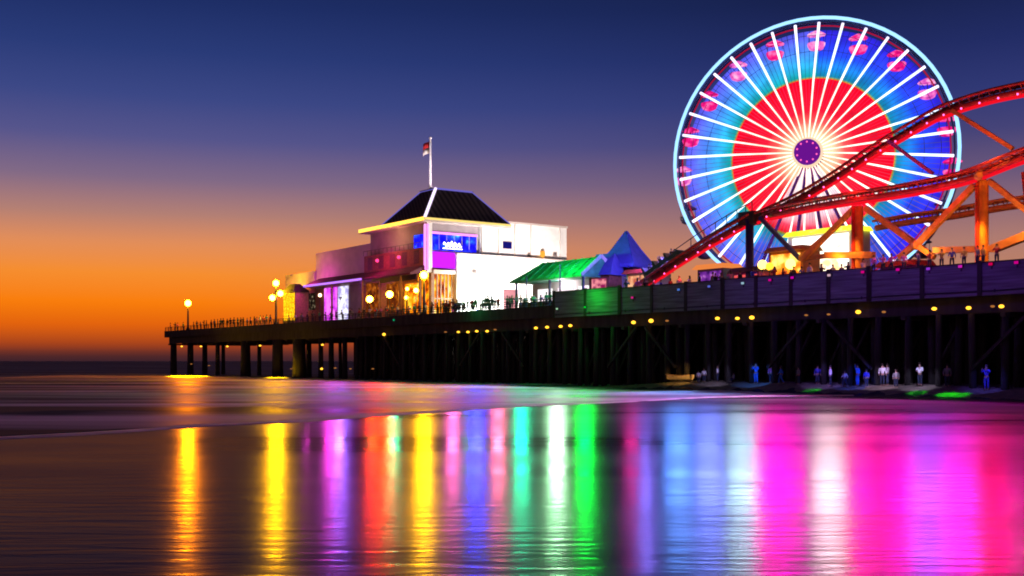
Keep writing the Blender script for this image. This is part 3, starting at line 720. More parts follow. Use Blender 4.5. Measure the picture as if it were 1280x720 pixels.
# lean-to roof along the front
ax0 = R_(396, 340).x
e0, e1 = R_(397, 354, 5), R_(529, 341, 5)
mb = MB(); pL0, pL1 = R_(396, 353, 5.0), R_(530, 341, 5.0); 
zlo = (pL0.z+pL1.z)/2; zhi = ZW0-.4
mb.hexa([(ax0,-3,zlo-.35),(-.6,-3,zlo-.35),(-.6,.58,zlo+.2),(ax0,.58,zlo+.2)], [(ax0,-3,zlo),(-.6,-3,zlo),(-.6,.58,zhi),(ax0,.58,zhi)])
mb.build('lean_to_roof', M['maroon'], rest)
MB().box(ax0, R_(452, 350, 5).x, -3.1, -3.004, zlo-.3, zlo+.1).build('canopy_light', emis('lilac canopy light', (190, 120, 255), 1.4), rest)
for x in (414, 452, 500, 524):
    xx = R_(x, 370, 5.2).x; MB().box(xx-.15, xx+.15, -2.8, -2.5, 0, zlo-.36).build('canopy_post', M['wood'], rest)
# far wings
wx0, wx1 = R_(395, 320, 9).x, EL+1.1
zw = R_(440, 308, 9).z
mb = MB(); mb.hexa([(wx0,1,zhi-3),(wx1,1,zhi-3),(wx1,14,zhi-3),(wx0,14,zhi-3)], [(wx0,1,R_(395,317,9).z),(wx1,1,R_(480,301,9).z),(wx1,14,R_(480,301,9).z),(wx0,14,R_(395,317,9).z)])
mb.build('wing_parapet', M['cream'], rest)
ww0 = R_(359, 350, 9).x
MB().box(ww0, wx0-.05, .6, 12, R_(375, 361, 9).z, R_(375, 342, 9).z).build('far_wing_parapet', M['cream'], rest)
MB().box(ww0+1, wx0+2, 1.5, 12, 0, R_(375, 361, 9).z-.02).build('far_wing_wall', M['wood'], rest)
MB().box(R_(364, 380, 9).x, R_(399, 380, 9).x, 1.35, 1.49, R_(380, 388, 9).z, R_(380, 367, 9).z).build('far_wing_window', emis_noise('dim cafe window', [(.4,(16,10,10)),(.6,(60,40,30)),(.72,(200,190,150))], .8, 1.4, 4), rest)
# pink and white lit entrance
MB().box(R_(402, 380, 8).x, R_(417, 380, 8).x, .6, .79, .2, zlo-.5).build('entrance_light', emis_noise('pink entrance', [(.35,(170,20,190)),(.6,(250,110,250))], 1.6, .6), rest)
MB().box(R_(419, 380, 8).x, R_(431, 380, 8).x, .6, .79, .2, zlo-.5).build('entrance_light', emis_noise('white entrance', [(.35,(150,140,200)),(.6,(240,240,255))], 1.5, .9), rest)
MB().box(wx0, R_(402, 380, 8).x-.1, .85, 1.0, .1, zlo-.4).build('ground_wall', M['wood'], rest)
MB().box(R_(431, 380, 8).x+.1, EL-3.1, .85, 1.0, .1, zlo-.4).build('ground_wall', M['grey'], rest)
# flag
fp = pa(538, 173, AC-4.1+0); 
pole = thing('flagpole', 'white flagpole on top of the dark restaurant roof', 'flagpole', world=rest.matrix_basis @ Vector((0,0,0)))
loc = W(ca(538, B0+ty0+.3), B0+ty0+.3, DECK+ZR+.05); pole.location = loc; pole.rotation_euler = (0,0,ROT)
Hp = (HOR-174)/F*loc.y+CAMH-loc.z
M['polewhite'] = paint('white pole', (.8,.75,.78), .4)
MB().lathe([(.26,0),(.24,1),(.17,Hp-.3),(.14,Hp)], n=10).build('pole', M['polewhite'], pole, True)
MB().ball((0,0,Hp+.2), .28, 8).build('finial', M['polewhite'], pole, True)
fl = thing('flag', 'small red and white flag flying from the pole on the roof', 'flag', world=loc); fl.rotation_euler = (0,0,ROT)
def flagmesh(z0, z1, mat, nm_):
    m = MB(); n_ = 12
    for side in (0, 1):
        for i in range(n_+1):
            t = i/n_; x = -.2-2.3*t; y = .25*math.sin(t*6)+.03*side; dz = -.5*t*t
            m.v += [(x, y, z0+dz), (x, y, z1+dz)]
    q = 2*(n_+1)
    for i in range(n_): m.f += [(2*i,2*i+2,2*i+3,2*i+1), (q+2*i+1,q+2*i+3,q+2*i+2,q+2*i), (2*i+1,2*i+3,q+2*i+3,q+2*i+1), (2*i,q+2*i,q+2*i+2,2*i+2)]
    m.f += [(0,1,q+1,q),(2*n_,q+2*n_,q+2*n_+1,2*n_+1)]
    return m.build(nm_, mat, fl, True)
flagmesh(Hp-1.35, Hp-.25, paint('red cloth', (.7,.03,.04), .8), 'red_stripe'); flagmesh(Hp-2.4, Hp-1.36, paint('white cloth', (.8,.75,.72), .8), 'white_stripe')

# ------------------------------------------------------------------ green roofed stall
GB = 5.0
ga0, ga1 = ca(648, GB), ca(734, GB); st = thing('food_stall', 'open stall with a green gabled roof lit green', 'stall', ga0, GB, DECK)
Lg = ga1-ga0
def G_(x, y, b=GB): p = pb(x, y, b); return Vector((p.x-ga0, b-GB, p.z-DECK))
ze = G_(700, 347).z; zr_ = G_(745, 321, GB+2.5).z; dep = 5.0
mb = MB(); mb.v = [(-1,-1,ze),(Lg,-1,ze),(Lg,dep+1,ze),(-1,dep+1,ze),(3.0,dep/2,zr_),(Lg,dep/2,zr_),(-1,-1,ze-.25),(Lg,-1,ze-.25),(Lg,dep+1,ze-.25),(-1,dep+1,ze-.25)]
mb.f = [(0,1,5,4),(2,3,4,5),(3,0,4),(1,2,5),(9,8,7,6),(6,7,1,0),(7,8,2,1),(8,9,3,2),(9,6,0,3)]
mb.build('roof', M['greenroof'], st)
for i in range(9):
    t = i/8; x = 0+Lg*t; xt = max(3.0, x); MB().beam((x, -1.02, ze+.03), (xt if x > 3 else 3, dep/2-.02, zr_+.05), .1, .12).build('roof_seam', M['greenroof'], st)
MB().beam((Lg+.06,-1.1,ze), (Lg+.06,dep/2,zr_+.1), .12, .5).build('barge_board', paint('pale green barge board', (.45,.8,.65), .5), st)
MB().beam((Lg+.06,dep+1.1,ze), (Lg+.06,dep/2,zr_+.1), .12, .5).build('barge_board', M['white'], st)
MB().box(.2, Lg-.2, dep*.5, dep*.5+.2, 0, ze-.26).build('back_wall', M['white'], st)
for x in (.3, Lg*.52, Lg-.2): MB().box(x-.14, x+.14, -.7, -.45, 0, ze-.26).build('post', M['navy'], st)
MB().box(.5, Lg-.4, -.3, .3, 0, 1.1).build('counter', M['brick'], st)
for i in range(3): MB().box(Lg*(.1+.3*i), Lg*(.1+.3*i)+Lg*.22, dep*.5-.06, dep*.5-.004, 1.4, 3.2).build('menu_board', emis_noise('lit menu board', [(.4,(255,225,240)),(.6,(255,250,250))], 1.3, 1), st)

# ------------------------------------------------------------------ blue tent
tb = 13.0; ta = ca(783, tb)
p0 = pb(783, 332, tb); hb = p0.z-DECK; hp = pb(768, 291, tb).z-DECK
tent = thing('tent', 'blue pointed canvas tent behind the green roofed stall', 'tent', ta, tb, DECK, rot=.30)
hw = 3.0
mb = MB(); mb.v = [(-hw,-hw,hb),(hw,-hw,hb),(hw,hw,hb),(-hw,hw,hb),(-hw*.9,-hw*.9,hb-.5),(hw*.9,-hw*.9,hb-.5),(hw*.9,hw*.9,hb-.5),(-hw*.9,hw*.9,hb-.5),(-.1,-.1,hp),(.1,-.1,hp),(.1,.1,hp),(-.1,.1,hp),
           (-hw*.52,-hw*.52,hb+(hp-hb)*.46),(hw*.52,-hw*.52,hb+(hp-hb)*.46),(hw*.52,hw*.52,hb+(hp-hb)*.46),(-hw*.52,hw*.52,hb+(hp-hb)*.46)]
for i in range(4):
    j = (i+1) % 4; mb.f += [(i,j,12+j,12+i),(12+i,12+j,8+j,8+i),(4+i,4+j,j,i)]
mb.f += [(8,9,10,11)]
mb.build('canopy', M['bluefab'], tent)
for i in range(4):
    MB().tube([mb.v[i], mb.v[12+i], mb.v[8+i]], .07, 5).build('seam', M['sh_navy'], tent)
mv = MB()
for i in range(4):
    p_, q_ = Vector(mb.v[i]), Vector(mb.v[(i+1) % 4])
    for k_ in range(8):
        a_, b_ = p_.lerp(q_, k_/8), p_.lerp(q_, (k_+1)/8); c_ = (a_+b_)/2
        mv.add([a_, b_, b_-Vector((0,0,.25)), c_-Vector((0,0,.6)), a_-Vector((0,0,.25))], [(0,1,2,3,4)])
mv.build('valance', M['bluefab'], tent)
for sx in (-1,1):
    for sy in (-1,1): MB().box(sx*hw*.85-.08, sx*hw*.85+.08, sy*hw*.85-.08, sy*hw*.85+.08, 0, hb-.2).build('leg', M['steel'], tent)
MB().box(-hw*.8, hw*.8, hw*.5, hw*.5+.1, 0, hb-.6).build('back_panel', M['cream'], tent)
# smaller dark peaked roof to its left
t2 = thing('peaked_roof_booth', 'dark violet peaked booth between the stall and the blue tent', 'booth', ca(757, 9), 9, DECK, rot=.3)
h1 = pb(757, 345, 9).z-DECK; h2 = pb(760, 317, 9).z-DECK
MB().box(-1.7, 1.7, -1.7, 1.7, 0, h1).build('wall', M['brick'], t2)
MB().hexa([(-2.2,-2.2,h1+.01),(2.2,-2.2,h1+.01),(2.2,2.2,h1+.01),(-2.2,2.2,h1+.01)], [(-1.5,-.1,h2),(1.5,-.1,h2),(1.5,.1,h2),(-1.5,.1,h2)]).build('roof', M['bluefab'], t2)
MB().box(-1.2, 1.2, -1.8, -1.704, 1.2, h1-.5).build('serving_hatch', emis_noise('pink serving hatch', [(.4,(150,20,90)),(.6,(250,150,160))], 1, 1.2), t2)

# ------------------------------------------------------------------ booths under the coaster
def booth(x0, x1, ytop, b, label, wall, hatch, roofmat, h_=None):
    a0_, a1_ = ca(x0, b), ca(x1, b); Lb = a1_-a0_; h = rz(ytop, (a0_+a1_)/2, b)-DECK
    t = thing('booth', label, 'booth', a0_, b, DECK)
    MB().box(0, Lb, 0, 3, 0, h-.6).build('wall', wall, t)
    MB().hexa([(-.3,-.8,h-.59),(Lb+.3,-.8,h-.59),(Lb+.3,3.3,h-.59),(-.3,3.3,h-.59)], [(0,-.2,h),(Lb,-.2,h),(Lb,3,h),(0,3,h)]).build('roof', roofmat, t)
    MB().box(Lb*.08, Lb*.92, -.12, -.004, 1.0, h-.9).build('serving_hatch', hatch, t)
    MB().box(Lb*.05, Lb*.95, -.5, -.13, .85, .99).build('counter', M['wood'], t)
    return t
M['hpink'] = emis('coral lit hatch', (255, 90, 90), .9)
M['horange'] = emis_noise('amber lit hatch', [(.35,(190,60,20)),(.5,(250,140,30)),(.65,(255,225,110))], 1.8, .6, 4)
M['hviolet'] = emis_noise('violet lit hatch', [(.4,(50,16,90)),(.6,(130,50,170)),(.75,(250,160,250))], .9, .9, 4)
M['hwhite'] = emis_noise('white lit hatch', [(.35,(255,190,120)),(.5,(255,245,220)),(.6,(255,255,250))], 2.6, .35, 3)
booth(783, 818, 336, 7, 'low peach lit booth at the foot of the coaster ramp', M['cream'], emis_noise('peach', [(.4,(200,90,70)),(.6,(255,190,140))], 1, 1), M['redsteel'])
booth(872, 904, 330, 6, 'booth with an orange lit roof edge under the coaster ramp', M['navy'], M['hviolet'], emis('orange lit roof edge', (250, 140, 70), .9))
booth(916, 949, 334, 6, 'booth with a coral red lit hatch right of the navy column', M['purplesteel'], M['hpink'], M['navy'])
booth(961, 1004, 308, 9, 'tall amber lit game booth with round lamps', M['orange'], M['horange'], M['orange'])
big = booth(985, 1068, 286, 16, 'large white and yellow lit pavilion below the wheel hub', M['white'], M['hwhite'], emis_noise('yellow lit fascia', [(.4,(200,220,40)),(.55,(255,230,60)),(.7,(255,250,190))], 1.6, .5))
booth(1100, 1145, 326, 8, 'low pink lit booth behind the queue platform', M['purplesteel'], M['hviolet'], M['redsteel'])
def globe(x, y, b, r, mat, label):
    p = pb(x, y, b); t = thing('globe_lamp', label, 'lamp', p.x, b, DECK)
    h = p.z-DECK; MB().lathe([(.14,0),(.09,.4),(.07,h-r*.8)], n=8).build('stand', M['steel'], t)
    MB().ball((0,0,h), r, 12).build('globe', mat, t, True)
M['globe'] = emis('warm globe lamp', (255, 205, 90), 5)
globe(953, 331, 4.5, .55, M['globe'], 'warm globe lamp left of the amber booth')
globe(962, 333, 4.5, .45, emis('amber globe lamp', (255, 170, 40), 3), 'smaller amber globe lamp against the amber booth')
globe(988, 330, 4.5, .6, M['globe'], 'large yellow globe lamp right of the amber booth')
for x, y, r, lb in ((462,374,.62,'bright globe lamp in the first warm window of the restaurant'),(487,368,.62,'bright globe lamp in the second warm window of the restaurant'),(509,361,.3,'upper small lamp in the third restaurant window'),(520,363,.42,'larger lamp in the third restaurant window'),(508,372,.32,'lower small lamp in the third restaurant window')):
    globe(x, y, 7.7, r, M['warm'], lb)
globe(400, 369, 7.7, .35, emis('peach lamp', (255, 200, 150), 8), 'small peach lamp beside the pink entrance')

# coloured lights added along the deck edge to make the water streaks
SPOTS = []
def flood(x, y, b, label, col, st, w_=.5, h_=.35, group=None):
    p = pb(x, y, b); t = thing('streak light', label, 'streak light', p.x, b, p.z)
    if group: t['group'] = group
    SPOTS.append((p, col, st*w_*2)); w_, h_ = .2, .14
    MB().box(-w_, w_, .06, .5, -h_, h_).build('housing', M['steel'], t)
    MB().box(-w_*.9, w_*.9, -.02, .055, -h_*.85, h_*.85).build('lens', emis_lin('flood '+label[:14], col, .6), t)
    MB().box(-.05, .05, .15, .3, -h_-.3, -h_-.004).build('bracket', M['steel'], t)
FL = 1.0
flood(424, 372, 1.0, 'violet floodlight on the railing by the pink entrance', (.30, .10, 1), 150)
flood(413, 384, 1.0, 'magenta floodlight on the railing by the pink entrance', (1, .03, .6), 70)
flood(469, 388, .5, 'red floodlight on the terrace railing below the first warm window', (1, .012, .0), 110, .8)
flood(484, 388, .5, 'orange red floodlight on the terrace railing below the second warm window', (1, .03, .0), 90, .6)
flood(492, 400, -.3, 'small green floodlight below the terrace railing', (.0, .8, .3), 45)
flood(566, 388, .6, 'pink floodlight at the left end of the white wall', (1, .12, .45), 80, .4)
flood(596, 388, .6, 'deep blue floodlight on the railing before the white wall', (.012, .015, 1), 130, .7)
flood(623, 388, .6, 'rose floodlight on the railing before the dark red door', (1, .12, .26), 80, .4)
flood(652, 388, .6, 'teal floodlight at the corner of the green roofed stall', (.0, .8, .35), 90, .5)
flood(696, 386, -.5, 'pale green floodlight on the left end of the green fence', (.55, 1, .6), 62, .8)
flood(731, 384, -.5, 'strong green floodlight on the green fence', (.0, 1, .05), 52, .9)

flood(790, 372, -.5, 'small magenta floodlight on the dark grey fence below the ramp', (1, .02, .35), 18, .35)
flood(848, 362, -.5, 'sky blue floodlight on the dark grey fence', (.10, .28, 1), 75, .45)
flood(886, 358, -.5, 'blue violet floodlight on the dark grey fence', (.16, .22, 1), 85, .45)
flood(928, 354, -.5, 'ice white floodlight on the purple fence', (.5, .8, 1), 60, .4)
flood(962, 350, -.5, 'magenta floodlight on the purple fence left of the white pavilion', (1, .0, .42), 85, .5)
flood(990, 347, -.5, 'violet magenta floodlight on the purple fence', (1, .0, .6), 55, .5)
flood(1036, 344, -.5, 'pale pink floodlight in front of the white pavilion', (1, .62, .75), 75, .45)
flood(1078, 340, -.5, 'magenta floodlight on the fence below the first orange column', (1, .0, .32), 80, .5)
flood(1122, 337, -.5, 'magenta floodlight on the fence left of the crossed braces', (1, .0, .45), 65, .5)
flood(1160, 336, -.5, 'violet floodlight on the fence right of the crossed braces', (.45, .06, 1), 60, .45)
flood(1200, 333, -.5, 'magenta violet floodlight on the fence left of the second column', (1, .02, .75), 55, .5)
flood(1238, 330, -.5, 'crimson floodlight on the fence below the second column', (1, .0, .12), 50, .5)
flood(1270, 328, -.5, 'magenta floodlight on the fence at the shore end', (1, .0, .4), 25, .5)
KF = 112.0
def o_x(p): w_ = W(p.x, p.y, 0); return 640+F*w_.x/w_.y
SPOTS += [(pb(235, 379, 1.5), s2l((255, 128, 2)), 800), (pb(345, 356, 1.5), s2l((255, 172, 0)), 420), (pb(530, 346, 1.2), s2l((255, 176, 0)), 260)]
for p, col, st in SPOTS:  # added beams toward the camera, street lamps included, draw the water streaks
    mxc = max(col); l = bpy.data.lights.new('floodlight beam', 'SPOT'); big = o_x(p) > 940; l.energy = KF*st*(1.5 if 790 < o_x(p) < 945 else 1.35 if o_x(p) < 1150 else 1.7 if o_x(p) < 1220 else 1.25); l.color = col; l.shadow_soft_size = 1.7 if o_x(p) > 790 else .85; l.spot_size = math.radians(120); l.spot_blend = .6
    o = bpy.data.objects.new('streak_beam', l); COL.objects.link(o); o.location = W(p.x, p.y, p.z); o.location += Vector((-o.location.x, -o.location.y, 0)).normalized()*2.2
    cdir = Vector((-o.location.x, -o.location.y, 0)).normalized(); ang = math.degrees(cdir.angle(Vector((E[0], E[1], 0))))
    off = math.radians(-14); ax_ = Vector((cdir.x*math.cos(off)-cdir.y*math.sin(off), cdir.x*math.sin(off)+cdir.y*math.cos(off), -.06))
    l.spot_size = math.radians(2*(14+ang*.75)); l.spot_blend = .3
    o.rotation_euler = ax_.to_track_quat('-Z', 'Y').to_euler()

# ------------------------------------------------------------------ the big wheel
WB = 31.0
ac = ca(1015, WB); wc = W(ac, WB); YW = wc.y
RW = 174/F*YW; ZC = CAMH+(HOR-198)/F*YW
print('wheel', YW, RW, ZC)
az = math.atan2(wc.x, wc.y)
wheel = thing('ferris_wheel', 'giant lit wheel with white spokes, a red centre and a blue outer ring', 'ferris wheel', world=Vector((wc.x, wc.y, DECK)), rot=-az-math.radians(7))
HC = ZC-DECK
hub_y = -5.0
def wp(r, th, y): return (r*math.sin(th), y, r*math.cos(th))   # measured from the axle
M['rimled'] = emis('ice blue rim light', (150, 205, 255), 1.7)
M['rimdark'] = paint('dark blue rim steel', (.03, .04, .16), .4)
M['spokein'] = radial('spoke lights', [(0,(255,225,195)),(.2,(255,222,196)),(.5,(255,220,208)),(.6,(225,245,250)),(.8,(205,232,255)),(1,(235,215,255))], 2.2, RW)
M['panel'] = radial('wheel spoke blur glow', [(0,(255,215,170)),(.16,(255,190,150)),(.24,(245,90,80)),(.32,(232,20,45)),(.562,(236,4,34)),(.569,(120,140,30)),(.58,(10,150,150)),(.68,(46,160,220)),(.78,(70,125,228)),(.88,(84,88,222)),(1,(50,46,170))], 1.5, RW)
M['panelR'] = radial('wheel spoke blur glow deep', [(0,(255,215,170)),(.16,(255,190,150)),(.24,(245,80,80)),(.32,(232,20,45)),(.562,(236,4,34)),(.569,(130,150,30)),(.58,(14,120,150)),(.66,(28,120,215)),(.74,(34,66,225)),(.88,(44,36,208)),(1,(20,14,100))], 1.5, RW)
M['panelW'] = radial('wheel spoke blur glow pale', [(0,(255,235,225)),(.2,(255,225,225)),(.42,(255,200,215)),(.5,(245,60,90)),(.555,(230,4,34)),(.57,(110,140,40)),(.59,(20,140,170)),(.7,(60,80,210)),(1,(40,40,150))], 1.3, RW)
M['gondola'] = emis_noise('magenta lit gondola', [(.35,(180,10,110)),(.5,(250,24,130)),(.65,(255,120,190))], 1.1, .9)
M['gondola2'] = emis_noise('pink lit gondola', [(.35,(190,50,170)),(.5,(245,110,200)),(.65,(255,190,230))], 1.1, .9)
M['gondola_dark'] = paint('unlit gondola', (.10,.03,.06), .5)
M['pinkdot0'] = emis('hub bulb', (255, 90, 170), 1.5)
M['hub'] = emis('purple hub light', (112, 20, 150), .9)
def tor(R, y, r, n=72, nn=8): m = MB(); m.tube([(R*math.sin(2*PI*i/n), y, R*math.cos(2*PI*i/n)) for i in range(n)], r, nn, closed=True); return m
def up(m): m.v = [(v[0], v[1], v[2]) for v in m.v]; return m
axle = bpy.data.objects.new('wheel_disc', None)
parts = []
def wpart(m, name, mat, parent=None, smooth=False):
    o = m.build(name, mat, parent or wheel, smooth)
    if parent is None: o.location = (0, 0, HC)
    return o
wpart(tor(RW*.985, -1.5, .24), 'rim', M['rimled'], smooth=True)
wpart(tor(RW*.955, -1.4, .14), 'inner_rim', M['rimdark'], smooth=True)
wpart(tor(RW*.985, 1.9, .26), 'rear_rim', M['rimdark'], smooth=True)
wpart(tor(RW*.93, -1.2, .10), 'red_ring', emis('dull red ring light', (190, 20, 60), .8), smooth=True)
NS = 36
for r_, y_ in ((.76, -.75), (.87, -1.0)): wpart(tor(RW*r_, y_, .035), 'truss_ring', M['rimdark'], smooth=True)
for i in range(NS):
    th = 2*PI*(i+.35)/NS
    m = MB(); m.tube([wp(1.9, th, hub_y+.3), wp(RW*.5, th, (hub_y-1.5)/2-.3), wp(RW*.95, th, -1.5)], [.08, .13, .20], 6); wpart(m, 'spoke', M['spokein'])
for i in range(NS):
    t0 = 2*PI*(i+.35)/NS; m = MB(); nsub = 4  # added glowing wedges stand for the blurred light of the turning spokes
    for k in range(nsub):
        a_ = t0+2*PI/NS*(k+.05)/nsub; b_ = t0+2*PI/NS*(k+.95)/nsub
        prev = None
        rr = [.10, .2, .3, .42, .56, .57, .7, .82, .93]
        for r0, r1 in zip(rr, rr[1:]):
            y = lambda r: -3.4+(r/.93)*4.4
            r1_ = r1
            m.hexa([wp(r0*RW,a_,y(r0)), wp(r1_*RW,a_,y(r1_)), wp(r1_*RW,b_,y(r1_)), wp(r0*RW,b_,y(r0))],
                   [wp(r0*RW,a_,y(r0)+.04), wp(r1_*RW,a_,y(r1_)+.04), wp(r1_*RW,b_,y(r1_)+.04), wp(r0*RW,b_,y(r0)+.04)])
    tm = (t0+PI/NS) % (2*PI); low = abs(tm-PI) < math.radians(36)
    wpart(m, 'glow_fill', M['panelW'] if low else (M['panelR'] if 0 < tm < PI else M['panel']))
# rear rim struts
for i in range(NS):
    th = 2*PI*(i+.35)/NS; 
    if i % 2 == 0: wpart(MB().tube([wp(RW*.985, th, -1.2), wp(RW*.985, th, 1.8)], .09, 6), 'rim_strut', M['rimdark'])
# hub
def disc(r, y0, y1, n=24):
    m = MB(); vs = [(r*math.cos(2*PI*k/n), y0, r*math.sin(2*PI*k/n)) for k in range(n)]+[(r*math.cos(2*PI*k/n), y1, r*math.sin(2*PI*k/n)) for k in range(n)]
    fs = [tuple(range(n)), tuple(range(2*n-1, n-1, -1))]+[((k+1) % n, k, n+k, n+(k+1) % n) for k in range(n)]
    m.add(vs, fs); return m
wpart(disc(1.75, hub_y-.5, hub_y+.1), 'hub_cover', M['hub'])
wpart(disc(.7, hub_y+.12, 5, 12), 'axle', M['purplesteel'])
wpart(disc(2.1, hub_y+.11, hub_y+.4), 'hub_flange', emis('cream hub light', (255, 215, 180), 1.1))
for q in range(10): wpart(MB().ball((1.35*math.sin(q*PI/5), hub_y-.55, 1.35*math.cos(q*PI/5)), .13, 6), 'hub_bulb', M['pinkdot0'])
# supporting legs
for fy in (hub_y+.8, 4.5):
    for fx in (-8.5, -2.5, 3.5, 9.5):
        wpart(MB().tube([(0, fy, 0), (fx*.5, fy-.6*(1 if fy < 0 else -1), -HC/2), (fx, fy-1.2*(1 if fy < 0 else -1), -HC)], [.20,.24,.3], 8), 'leg', M['purplesteel'])
# gondolas
for i in range(20):
    th = 2*PI*(i+.1)/20; c = Vector(wp(RW*.94, th, .1))
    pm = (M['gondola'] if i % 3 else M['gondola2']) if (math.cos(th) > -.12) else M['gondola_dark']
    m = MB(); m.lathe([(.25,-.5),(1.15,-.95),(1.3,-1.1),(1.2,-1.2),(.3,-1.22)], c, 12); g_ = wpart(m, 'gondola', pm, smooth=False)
    MB().lathe([(.5,-3.3),(.95,-3.1),(1.2,-2.6),(1.25,-2.3),(1.2,-2.25),(.2,-2.3)], c, 12).build('tub', pm, g_)
    MB().tube([c, c+Vector((0,0,-2.4))], .07, 6).build('hanger', M['rimdark'], g_)
    for q in range(4): MB().tube([c+Vector((1.05*math.cos(q*PI/2+.5), 1.05*math.sin(q*PI/2+.5), -1.15)), c+Vector((1.1*math.cos(q*PI/2+.5), 1.1*math.sin(q*PI/2+.5), -2.3))], .04, 5).build('stay', M['rimdark'], g_)

# ------------------------------------------------------------------ roller coaster
coast = thing('roller_coaster', 'red roller coaster track on orange steel columns in front of the wheel', 'roller coaster', 0, 0, 0)
def spl(pts, n=8):
    P = [Vector(p) for p in pts]; out_ = []
    for i in range(len(P)-1):
        p0, p1, p2, p3 = P[max(i-1,0)], P[i], P[i+1], P[min(i+2, len(P)-1)]
        for k in range(n):
            t = k/n; out_.append(.5*((2*p1)+(-p0+p2)*t+(2*p0-5*p1+4*p2-p3)*t*t+(-p0+3*p1-3*p2+p3)*t**3))
    out_.append(P[-1]); return out_
M['redled'] = emis('red track light', (250, 16, 36), .95)
M['pinkdot'] = emis('pink track bulb', (255, 90, 170), 4)
bulb0 = MB().ball((0,0,0), .10, 6).build('light_bulb', M['pinkdot'])
def track(px, label, bank=0.0, g=.62, spine=.36, led=True, dots=True, rm='redsteel', tie='tiestl'):
    c = spl([pb(*p) for p in px]); up_ = Vector((0,0,1))
    sd = []
    for i in range(len(c)):
        t = (c[min(i+1, len(c)-1)]-c[max(i-1, 0)]).normalized(); s_ = t.cross(up_).normalized(); sd.append(s_)
    tr = MB().tube([p-Vector((0,0,.75)) for p in c], spine, 8).build('track', M[rm], coast, True)
    for s_ in (-1, 1): MB().tube([p+sd[i]*g*s_ for i, p in enumerate(c)], .17, 6).build('rail', M[rm], tr, True)
    # ties
    m = MB(); acc = 0; last = c[0]; 
    for i in range(1, len(c)):
        seg = (c[i]-c[i-1]); ln = seg.length; k = 0
        while acc <= ln:
            p = c[i-1]+seg*(acc/ln if ln else 0); s_ = sd[i]
            m.beam(p-s_*g, p+s_*g, .1, .1); m.beam(p-s_*g, p-Vector((0,0,.7)), .09, .09); m.beam(p+s_*g, p-Vector((0,0,.7)), .09, .09); acc += 1.1
        acc -= ln
    m.build('ties', M[tie], tr)
    if led: MB().tube([p-Vector((0,0,.75+spine*1.02))+Vector((0,-spine*.35,0)) for p in c], .2, 6).build('light_strip', M['redled'], tr)
    if dots:
        acc = .6
        for i in range(1, len(c)):
            seg = c[i]-c[i-1]; ln = seg.length
            while acc <= ln:
                q = bulb0.copy(); COL.objects.link(q); q.parent = tr; q.location = c[i-1]+seg*(acc/ln)-Vector((0, spine*.9, .75+spine*.5)); acc += 2.0
            acc -= ln
    return c
tA = track([(1640,84,8),(1520,80,8),(1420,84,8),(1350,91,8),(1280,105,8),(1232,116,8),(1181,133,8),(1146,152,8),(1112,172,8),(1082,191,8),(1051,212,8),(1010,237,7.5),(979,253,7),(945,268,6.5)], 'A')
tB = track([(1640,120,4),(1520,130,4),(1420,150,4),(1340,170,4),(1280,188,4),(1221,211,4),(1181,222,4),(1130,232,4.2),(1073,241,4.6),(1020,250,5.2),(964,262,6)], 'B', dots=False)
tC = track([(1640,210,15),(1520,218,15),(1420,230,15),(1280,247,15),(1235,254,15),(1190,262,15),(1140,269,15),(1095,277,15)], 'C', led=False, dots=False, rm='orange')
tR = track([(940,268,6.2),(915,283,6),(880,303,5.6),(845,325,5.2),(815,345,4.8),(796,358,4.5)], 'R')
bpy.data.objects.remove(bulb0)
# catwalk handrail on the ramp
c = spl([pb(940,262,7.4), pb(880,297,6.8), pb(800,353,5.6)], 10)
m = MB(); m.tube([p+Vector((0,0,1.0)) for p in c], .06, 6)
for p in c[::2]: m.beam(p-Vector((0,0,.4)), p+Vector((0,0,1.0)), .08)
m.build('handrail', M['steel'], coast)
m = MB()
for p, q in zip(c, c[1:]): m.beam(p-Vector((0,0,.3)), q-Vector((0,0,.3)), .9, .2)
m.build('catwalk', M['timber'], coast)
def member(x0, y0, x1, y1, b, w_, mat, name='brace', b1=None):
    p, q = pb(x0, y0, b), pb(x1, y1, b if b1 is None else b1); return MB().beam(p, q, w_).build(name, M[mat], coast)
def column(x, y, b, r, mat):
    p = pb(x, y, b); return MB().lathe([(r*1.5, 0), (r*1.5,.3), (r,.35), (r, p.z-DECK)], (p.x, b, DECK), 12).build('column', M[mat], coast, True)
column(1074, 258, 4.6, .42, 'orange'); column(1067, 258, 4.5, .24, 'redsteel')  # thin red columns stand in for the dark side of the orange ones
column(1230, 226, 4, .42, 'orange'); column(1222, 228, 3.9, .24, 'redsteel')
column(937, 275, 6, .5, 'navy'); column(1400, 165, 4, .42, 'orange'); column(1560, 140, 4, .42, 'orange'); column(1480, 90, 8, .42, 'orange')
member(1068,260,1003,325,4.7,.5,'orange'); member(1082,260,1143,304,4.7,.55,'orange'); member(1218,232,1148,304,4.1,.55,'orange')
member(1149,308,1168,322,4.1,.5,'orange'); member(1142,308,1124,322,4.6,.5,'orange')
member(1236,226,1300,276,4.2,.5,'orange'); member(1236,216,1300,190,4.2,.55,'orange')
member(1190,138,1266,186,7.6,.38,'orange'); member(1110,176,1166,217,7.4,.32,'purplesteel')
member(950,272,1000,324,6.1,.42,'navy'); member(1000,322,1030,296,6,.38,'orange')
member(1032,319,1092,319,4.4,.7,'orange', 'tie_beam'); member(1168,313,1242,311,4.2,.6,'orange', 'tie_beam'); member(1242,311,1310,284,4.2,.75,'orange', 'tie_beam')
member(1000,324,1032,320,5,.5,'orange','tie_beam')
MB().ball(pb(1146,306,4.3), .55, 8).build('joint', M['orange'], coast); MB().ball(pb(1226,220,4.1), .65, 8).build('joint', M['orange'], coast)
